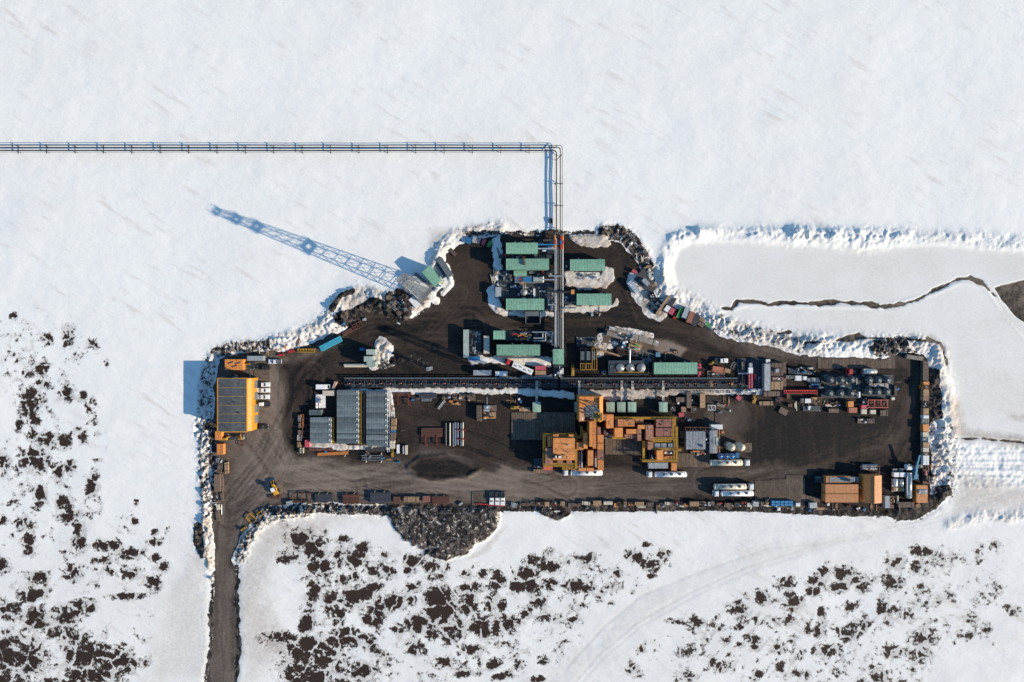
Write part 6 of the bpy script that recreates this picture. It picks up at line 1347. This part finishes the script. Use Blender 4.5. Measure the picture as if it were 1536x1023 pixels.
pipes(R(1294,697,1318,706),2.4,'grey culvert pipes stacked behind the orange hall',LGREY,n=2,layers=1,gap=1.,z=.2); frame(R(1291,699,1319,711),1.8,'brown cradle around the culvert pipes behind the orange hall',RBROWN,bays=2)
OC=mat('tan_orange_container',(.55,.23,.08),.6,0,.35,(.32,.17,.1),.5,var=.05)
container(R(1238,726.5,1287.3,740),4.2,'long tan-orange container, middle of three west of the orange hall',OC); container(R(1238,741,1287.3,753.5),4.2,'long tan-orange container, southernmost of three west of the orange hall',OC)
container(R(1239,714.5,1276,725.2),3.4,'shorter tan-orange container with dark roof fittings, northernmost of three west of the orange hall',OC); skid(R(1240,714,1284,721),3.9,'dark grey fittings across the shorter tan-orange container',120,pal=[DARK,GREY,ORANGE],dens=.9,dh=3.5,deck=GREY)
skid(R(1222,714,1236,724),2.4,'dark generator skid west of the shorter tan-orange container',121,pal=[DARK,GREY],dens=1.2)
matdeck((1145,737,26,34,0),'timber mat block touching the parked tankers',nx=10,group=None); matdeck((1182,740,50,44,0),'large timber mat field west of the tan-orange containers',nx=18,group=None); matdeck(Cn(1216,748,28,9,10),'short slanted timber mat south of the dark generator',m=WOOD,nx=5,group=None); matdeck((1192,719,26,14,0),'small timber mat north of the large mat field',nx=9,group=None)
# ================= southern edge =================
matdeck((733.5,747.5,51,23,0),'timber mat parking pad with three white pickups on the south edge',nx=18,group=None)
for i,a_ in enumerate((737.5,746,754)): pickup(a_,749,-90,WHITE,DARK,'white pickup, %s of three on the timber pad at the south edge'%['western','middle','eastern'][i])
pipes(Cn(735,757,42,2,5),.8,'thin red pipe lying along the south side of the timber parking pad',RED,n=1,layers=1)
frame(R(439,740,466,753),1.2,'faint frame with red stands, first in the south row of racks',RBROWN,'pipe_rack_stand','rack',bays=2,tube=.25)
SR=[((471,741,499,754),1.8,PIPE,'grey pipe rack on pale bearers in the south row',10,2),((513,741,539,756),1.8,RBROWN,'brown pipe rack on tan bearers, western one in the south row',8,2),((554,738,586,756),2.0,PIPE,'large dark grey pipe stack in the south row',12,3),((647,744,674,757),1.8,RBROWN,'brown pipe rack on tan bearers, eastern one in the south row',8,2)]
for i,(a_,h_,m_,l,n_,ly) in enumerate(SR): pipes(R(*a_),h_,l,m_,n=n_,layers=ly,stand=TAN,cross=(-.25,.2),over=.4,gap=.97)
stack(R(605,745,629,753),1.6,'tan timber stack between the grey pipes and the red box in the south row',TAN,layers=3); crate(R(634,744,645,753),1.6,'red box between the tan stack and the eastern brown rack',mat('dull_red_paint',(.28,.11,.075))); crate(R(590,745,600,754),1.5,'dark red box east of the large grey pipe stack',RBROWN)
crate((434,755,9,7,10),1.4,'pale grey cube at the west end of the south row',LGREY); stack(R(404,743,421,748),.9,'faded red pallets next to the yellow loader',RBROWN,layers=1,n=3); crate(Cn(691,756,6,3,-35),1.,'small grey box on the black bank beside the south row',LGREY)
loader(410.5,733,112,'yellow wheel loader with a white snow blade driving on the south-west yard',mat('loader_yellow',(.75,.38,.03),.45,0,.2),size=1.15)
frame(Cn(392,770,11,6,-35),1.,'yellow frame, northernmost of three beside the road bend',YEL,'yellow_frame','frame',bays=1,tube=.35); frame(Cn(377,778,14,9,40),1.,'open yellow frame, middle of three beside the road bend',YEL,'yellow_frame','frame',bays=1,tube=.3); loader(363,795,30,'small yellow attachment, southernmost beside the road bend',YEL,'attachment','attachment',.5,arm=False)
# west edge
W_=[((325.5,666,335,682),2.6,ORANGE,'orange truck body south of the golden hall','container'),((324,687,328,694),1.3,GREY,'small grey crate below the orange truck body','crate'),((326,694,333,711),1.3,WOOD,'leaning brown timber stack on the west edge','stack'),((337,693,342.5,711),1.3,TAN,'upright tan timber stack beside the leaning one','stack'),((321.5,711.5,330,737.5),1.9,mat('brown_panel',(.23,.15,.11),.7,0,.5),'large brown box on the west edge','container'),((331,711,335,737),.9,WOOD,'slim timber east of the large brown box','stack'),((331,738,335,752),.8,WOOD,'slim timber south of the large brown box','stack'),((325,757,329,765),1.2,CREAM,'small cream crate on the west bank','crate'),((324,766,329,782),.9,WOOD,'tilted thin timbers at the west bank above the road','stack')]
for i,(a_,h_,m_,l,kd) in enumerate(W_):
    s=R(*a_); s=(s[0],s[1],s[2],s[3],s[4]+[0,0,-10,2,0,4,10,12,10][i])
    if kd=='container': container(s,h_,l,m_,'box_container','container')
    elif kd=='crate': crate(s,h_,l,m_)
    else: stack(s,h_,l,m_,layers=2)
# southern junk row
spec=[]; px=766; cols=[(LGREY,'grey'),(TAN,'tan'),(CREAM,'cream'),(WOOD,'brown'),(ORANGE,'orange'),(WHITE,'white'),(TAN,'sandy'),(RBROWN,'rusty')]
seq=[0,3,6,4,1,5,1,3,3,2,1,2,4,6,3,1,1,3,4,2,3,2,6,3,0,3,2,3,1,3,2,0,3,4,3,2]; k=0
rr=random.Random(5)
while px<1150 and k<60:
    w_=rr.uniform(3.5,14); gap=rr.uniform(-.3,4.5); m_,cn=cols[seq[k%len(seq)]]; y0=752+rr.uniform(-1,3); y1=y0+rr.uniform(3.5,7.5)
    s=R(px,y0,px+w_,y1); l='%s %%s, %s from the west in the long row on the southern edge'%(cn,ordn(k+1))
    q=rr.random(); s=(s[0],s[1],s[2],s[3],s[4]+rr.choice([0,0,1,1,2])*rr.uniform(-8,8))
    if q<.45: crate(s,rr.uniform(1,2.2),l%'crate',m_,lid=rr.random()<.6,group='crates along the southern edge',fill=rr.choice([RED,LGREY,BLUE,DARK,ORANGE]))
    elif q<.8: stack(s,rr.uniform(.9,1.8),l%'timber stack',m_,layers=2)
    else: skid(s,1.6,l%'parts pallet',130+k,name='parts_pallet',cat='pallet',pal=[m_,DARK,RED,LGREY,ORANGE],dens=3,deck=WOOD)
    px+=w_+gap; k+=1
for j in range(2):
    for i in range(5): crate((1160+i*6.6,753+j*4,5.8,3.4,2),1.5,'blue cube crate, %s from the west in the %s row at the southern edge'%(ordn(i+1),['northern','southern'][j]),mat('crate_blue',(.04,.22,.42),.4,0,.2),'blue_crate','crate',group='blue crates on the southern edge')
crate((1197,757,6,5,0),1.6,'white cube east of the blue crates',WHITE); crate((1220,758,11,8,5),1.8,'pale grey box at the south-west of the tan-orange containers',LGREY)
loader(1150,753,20,'dark machine at the west end of the blue crates',DARK,'dark_machine','machine',.7)
# ================= pipeline across the snow =================
hz=2.6
def pline(py,vx,r,label,z,m=PIPED):
    a0,yy=W(-60,py,z); xx,_=W(vx,py,z); _,y1=W(0,352,z); t=thing('pipeline',label,'pipeline',xx,yy,0,0,'pipelines across the snow'); rad=1.2
    b=MB(); b.fr((a0-xx-60,0,z),(-rad,0,z),r,r,10)
    pts=[(-rad+rad*math.sin(u),-rad+rad*math.cos(u),z) for u in [math.pi/2*k/6 for k in range(7)]]; b.path(pts,r,10); b.fr((0,-rad,z),(0,y1-yy,z),r,r,10); b.build('pipe',m,t,False)
    for k in range(3): MB().fr((-(k+1)*60.,0,z),(-(k+1)*60+.3,0,z),r+.08,r+.08,10).build('coupling',GREY,t)
pline(218.2,843.2,.13,'thinnest northern pipeline crossing the snow and turning south',hz); pline(221.3,840.3,.22,'second pipeline from the north crossing the snow',hz); pline(226.2,834.7,.25,'thick southern pipeline crossing the snow',hz); pline(228.9,832.6,.06,'thin cable line on the south side of the pipelines',hz,GREY)
def support(x,y,rot,label):
    t=thing('pipe_support',label,'pipe support',x,y,0,rot,'supports under the snow pipelines')
    MB().cb(0,0,2.15,.22,4.0,.26).build('cross_beam',PIPED,t)
    for s_ in(-1,1): MB().fr((0,s_*1.2,-.5),(0,s_*1.2,2.15),.13,.13,10).build('post',PIPED,t)
    for s_ in(-1,1): MB().cb(0,s_*1.9,2.41,.2,.16,.35).build('pipe_stop',PIPED,t)
    return t
pr=None
for k in range(21):
    px=27+42.6*(k-1); x,y=W(px,223.6,hz)
    if px>812: break
    l='black support under the east-west pipelines, %s from the west'%ordn(k+1)
    pr=support(x,y,0,l) if pr is None else dup(pr,x,y,0,0,l)
for i,py in enumerate((275,308,345)):
    x,y=W(838,py,hz); dup(pr,x,y,0,90,'black support under the north-south pipelines, %s from the north'%ordn(i+1))
for i,(a_,b_,l) in enumerate(((831,222.5,'slanted black support just before the pipeline bend'),(838.5,236,'slanted black support just after the pipeline bend'))):
    x,y=W(a_,b_,hz); dup(pr,x,y,0,-45,l)
crate((826.5,331,4.5,7,10),1.3,'black box on the snow beside the north-south pipelines',BLACK,'black_box','box',z=.4)
vtank(317,868,2.2,1.2,'small white drum on the snow beside the road',WHITE,'drum','drum',.3)

# ================= loose clutter =================
cl=random.Random(99)
ZN=[('on the southern edge of the yard',[(770,761),(900,761),(1040,761),(1150,760),(1230,764),(1320,764)],3,34),
('along the western edge of the yard',[(328,690),(327,740),(328,800)],6,14),
('under the north-west snow bank',[(345,528),(400,528),(440,519),(500,495),(560,472)],4,14),
('around the cabin camp',[(447,620),(447,680),(520,676),(600,690),(600,640)],5,16),
('in the yard between cabins and rig',[(600,600),(700,605),(760,600),(790,600)],4,14),
('around the timber crates below the gallery',[(1005,600),(1060,600),(1100,600),(1080,625),(1020,622)],8,18),
('around the dark tank battery',[(1185,605),(1230,607),(1260,605),(1335,605),(1345,570)],5,20),
('below the black north-east corner of the plant',[(945,370),(975,400),(1000,470),(1060,492)],6,14),
('in the south-east corner of the yard',[(1230,757),(1320,758),(1345,764),(1395,735),(1396,690)],3,16),
('beside the slanted laydown',[(900,500),(930,540),(985,540),(1020,525)],6,14),
('around the green plant',[(746,372),(742,420),(760,470),(830,478),(925,465)],4,18),
('around the rig and the grey shop',[(790,690),(812,716),(910,690),(955,690),(1024,660),(1060,688)],5,16)]
for zn,pts,spread,n_ in ZN:
    for k in range(n_):
        i=cl.randrange(len(pts)-1); f=cl.random(); px_=pts[i][0]*(1-f)+pts[i+1][0]*f+cl.uniform(-spread,spread); py_=pts[i][1]*(1-f)+pts[i+1][1]*f+cl.uniform(-spread,spread)*.7
        x,y=W(px_,py_,.3); z=max(0,ground_z(x,y)); q=cl.random(); b=MB()
        if q<.45:
            for j in range(cl.choice((1,2,3))): b.cb(cl.uniform(-.3,.3),j*.35,0,cl.uniform(1.5,4.5),.28,.22,cl.uniform(-.15,.15))
            o=b.build('loose_timber',cl.choice([TAN,WOOD,MATW,CREAM])); l,c_=('loose timber lengths lying '+zn,'timber')
        elif q<.7:
            b.cb(0,0,0,cl.uniform(.7,1.8),cl.uniform(.6,1.3),cl.uniform(.4,1.2)); b.cb(.2,.1,.4,.4,.5,.9); o=b.build('small_box',cl.choice([LGREY,WHITE,BLUE,RBROWN,ORANGE,YEL,GREY,DARK])); l,c_=('small equipment box lying '+zn,'small box')
        elif q<.85:
            b.fr((0,0,0),(0,0,.9),.35,.35,12); b.fr((0,0,.3),(0,0,.36),.38,.38,12); o=b.build('oil_drum',cl.choice([RED,BLUE,GREY,WHITE,RBROWN])); l,c_=('steel drum standing '+zn,'drum')
        else:
            L_=cl.uniform(2,6); b.fr((-L_/2,0,.15),(L_/2,0,.15),.13,.13,8); o=b.build('loose_pipe',cl.choice([PIPEL,RBROWN,GREY,PIPE])); l,c_=('loose pipe length lying '+zn,'pipe')
        o.location=(x,y,z); o.rotation_euler=(0,0,cl.choice([0,1.57,cl.uniform(0,3.1)])); tag(o,l,c_,c_+' clutter '+zn)
# ------------------------------------------------------------------ light, sky, camera
w=bpy.data.worlds.new('World'); sc.world=w; w.use_nodes=True; wn=w.node_tree; wn.nodes.clear()
wo=wn.nodes.new('ShaderNodeOutputWorld'); bg=wn.nodes.new('ShaderNodeBackground'); sk=wn.nodes.new('ShaderNodeTexSky')
sk.sky_type='NISHITA'; sk.sun_disc=False; sk.sun_elevation=R_(ELEV); sk.sun_rotation=math.atan2(SUN_DIR[0],SUN_DIR[1]); sk.ozone_density=3.0; sk.air_density=1.0; sk.dust_density=.4
bg.inputs['Strength'].default_value=.095
tn=wn.nodes.new('ShaderNodeMixRGB'); tn.blend_type='MULTIPLY'; tn.inputs[0].default_value=1; tn.inputs[2].default_value=(.74,1.02,1.14,1); wn.links.new(sk.outputs[0],tn.inputs[1]); wn.links.new(tn.outputs[0],bg.inputs[0]); wn.links.new(bg.outputs[0],wo.inputs[0])
sl_=bpy.data.lights.new('sun','SUN'); sl_.energy=3.75; sl_.angle=R_(.5); sl_.color=(1,.85,.66)
so=bpy.data.objects.new('sun',sl_); COL.objects.link(so)
from mathutils import Vector
ce=math.cos(R_(ELEV)); dv=Vector((SUN_DIR[0]*ce,SUN_DIR[1]*ce,math.sin(R_(ELEV)))); so.rotation_euler=dv.to_track_quat('Z','Y').to_euler(); so.location=(200,-80,100)
cd=bpy.data.cameras.new('camera'); cd.lens=24; cd.sensor_width=36; cd.clip_end=8000; co_=bpy.data.objects.new('camera',cd); COL.objects.link(co_)
co_.location=(0,0,CAMZ); co_.rotation_euler=(0,0,0); sc.camera=co_
sc.view_settings.view_transform='Standard'; sc.view_settings.look='None'; sc.view_settings.exposure=.76; sc.view_settings.gamma=1
sc.render.resolution_x=1024; sc.render.resolution_y=682
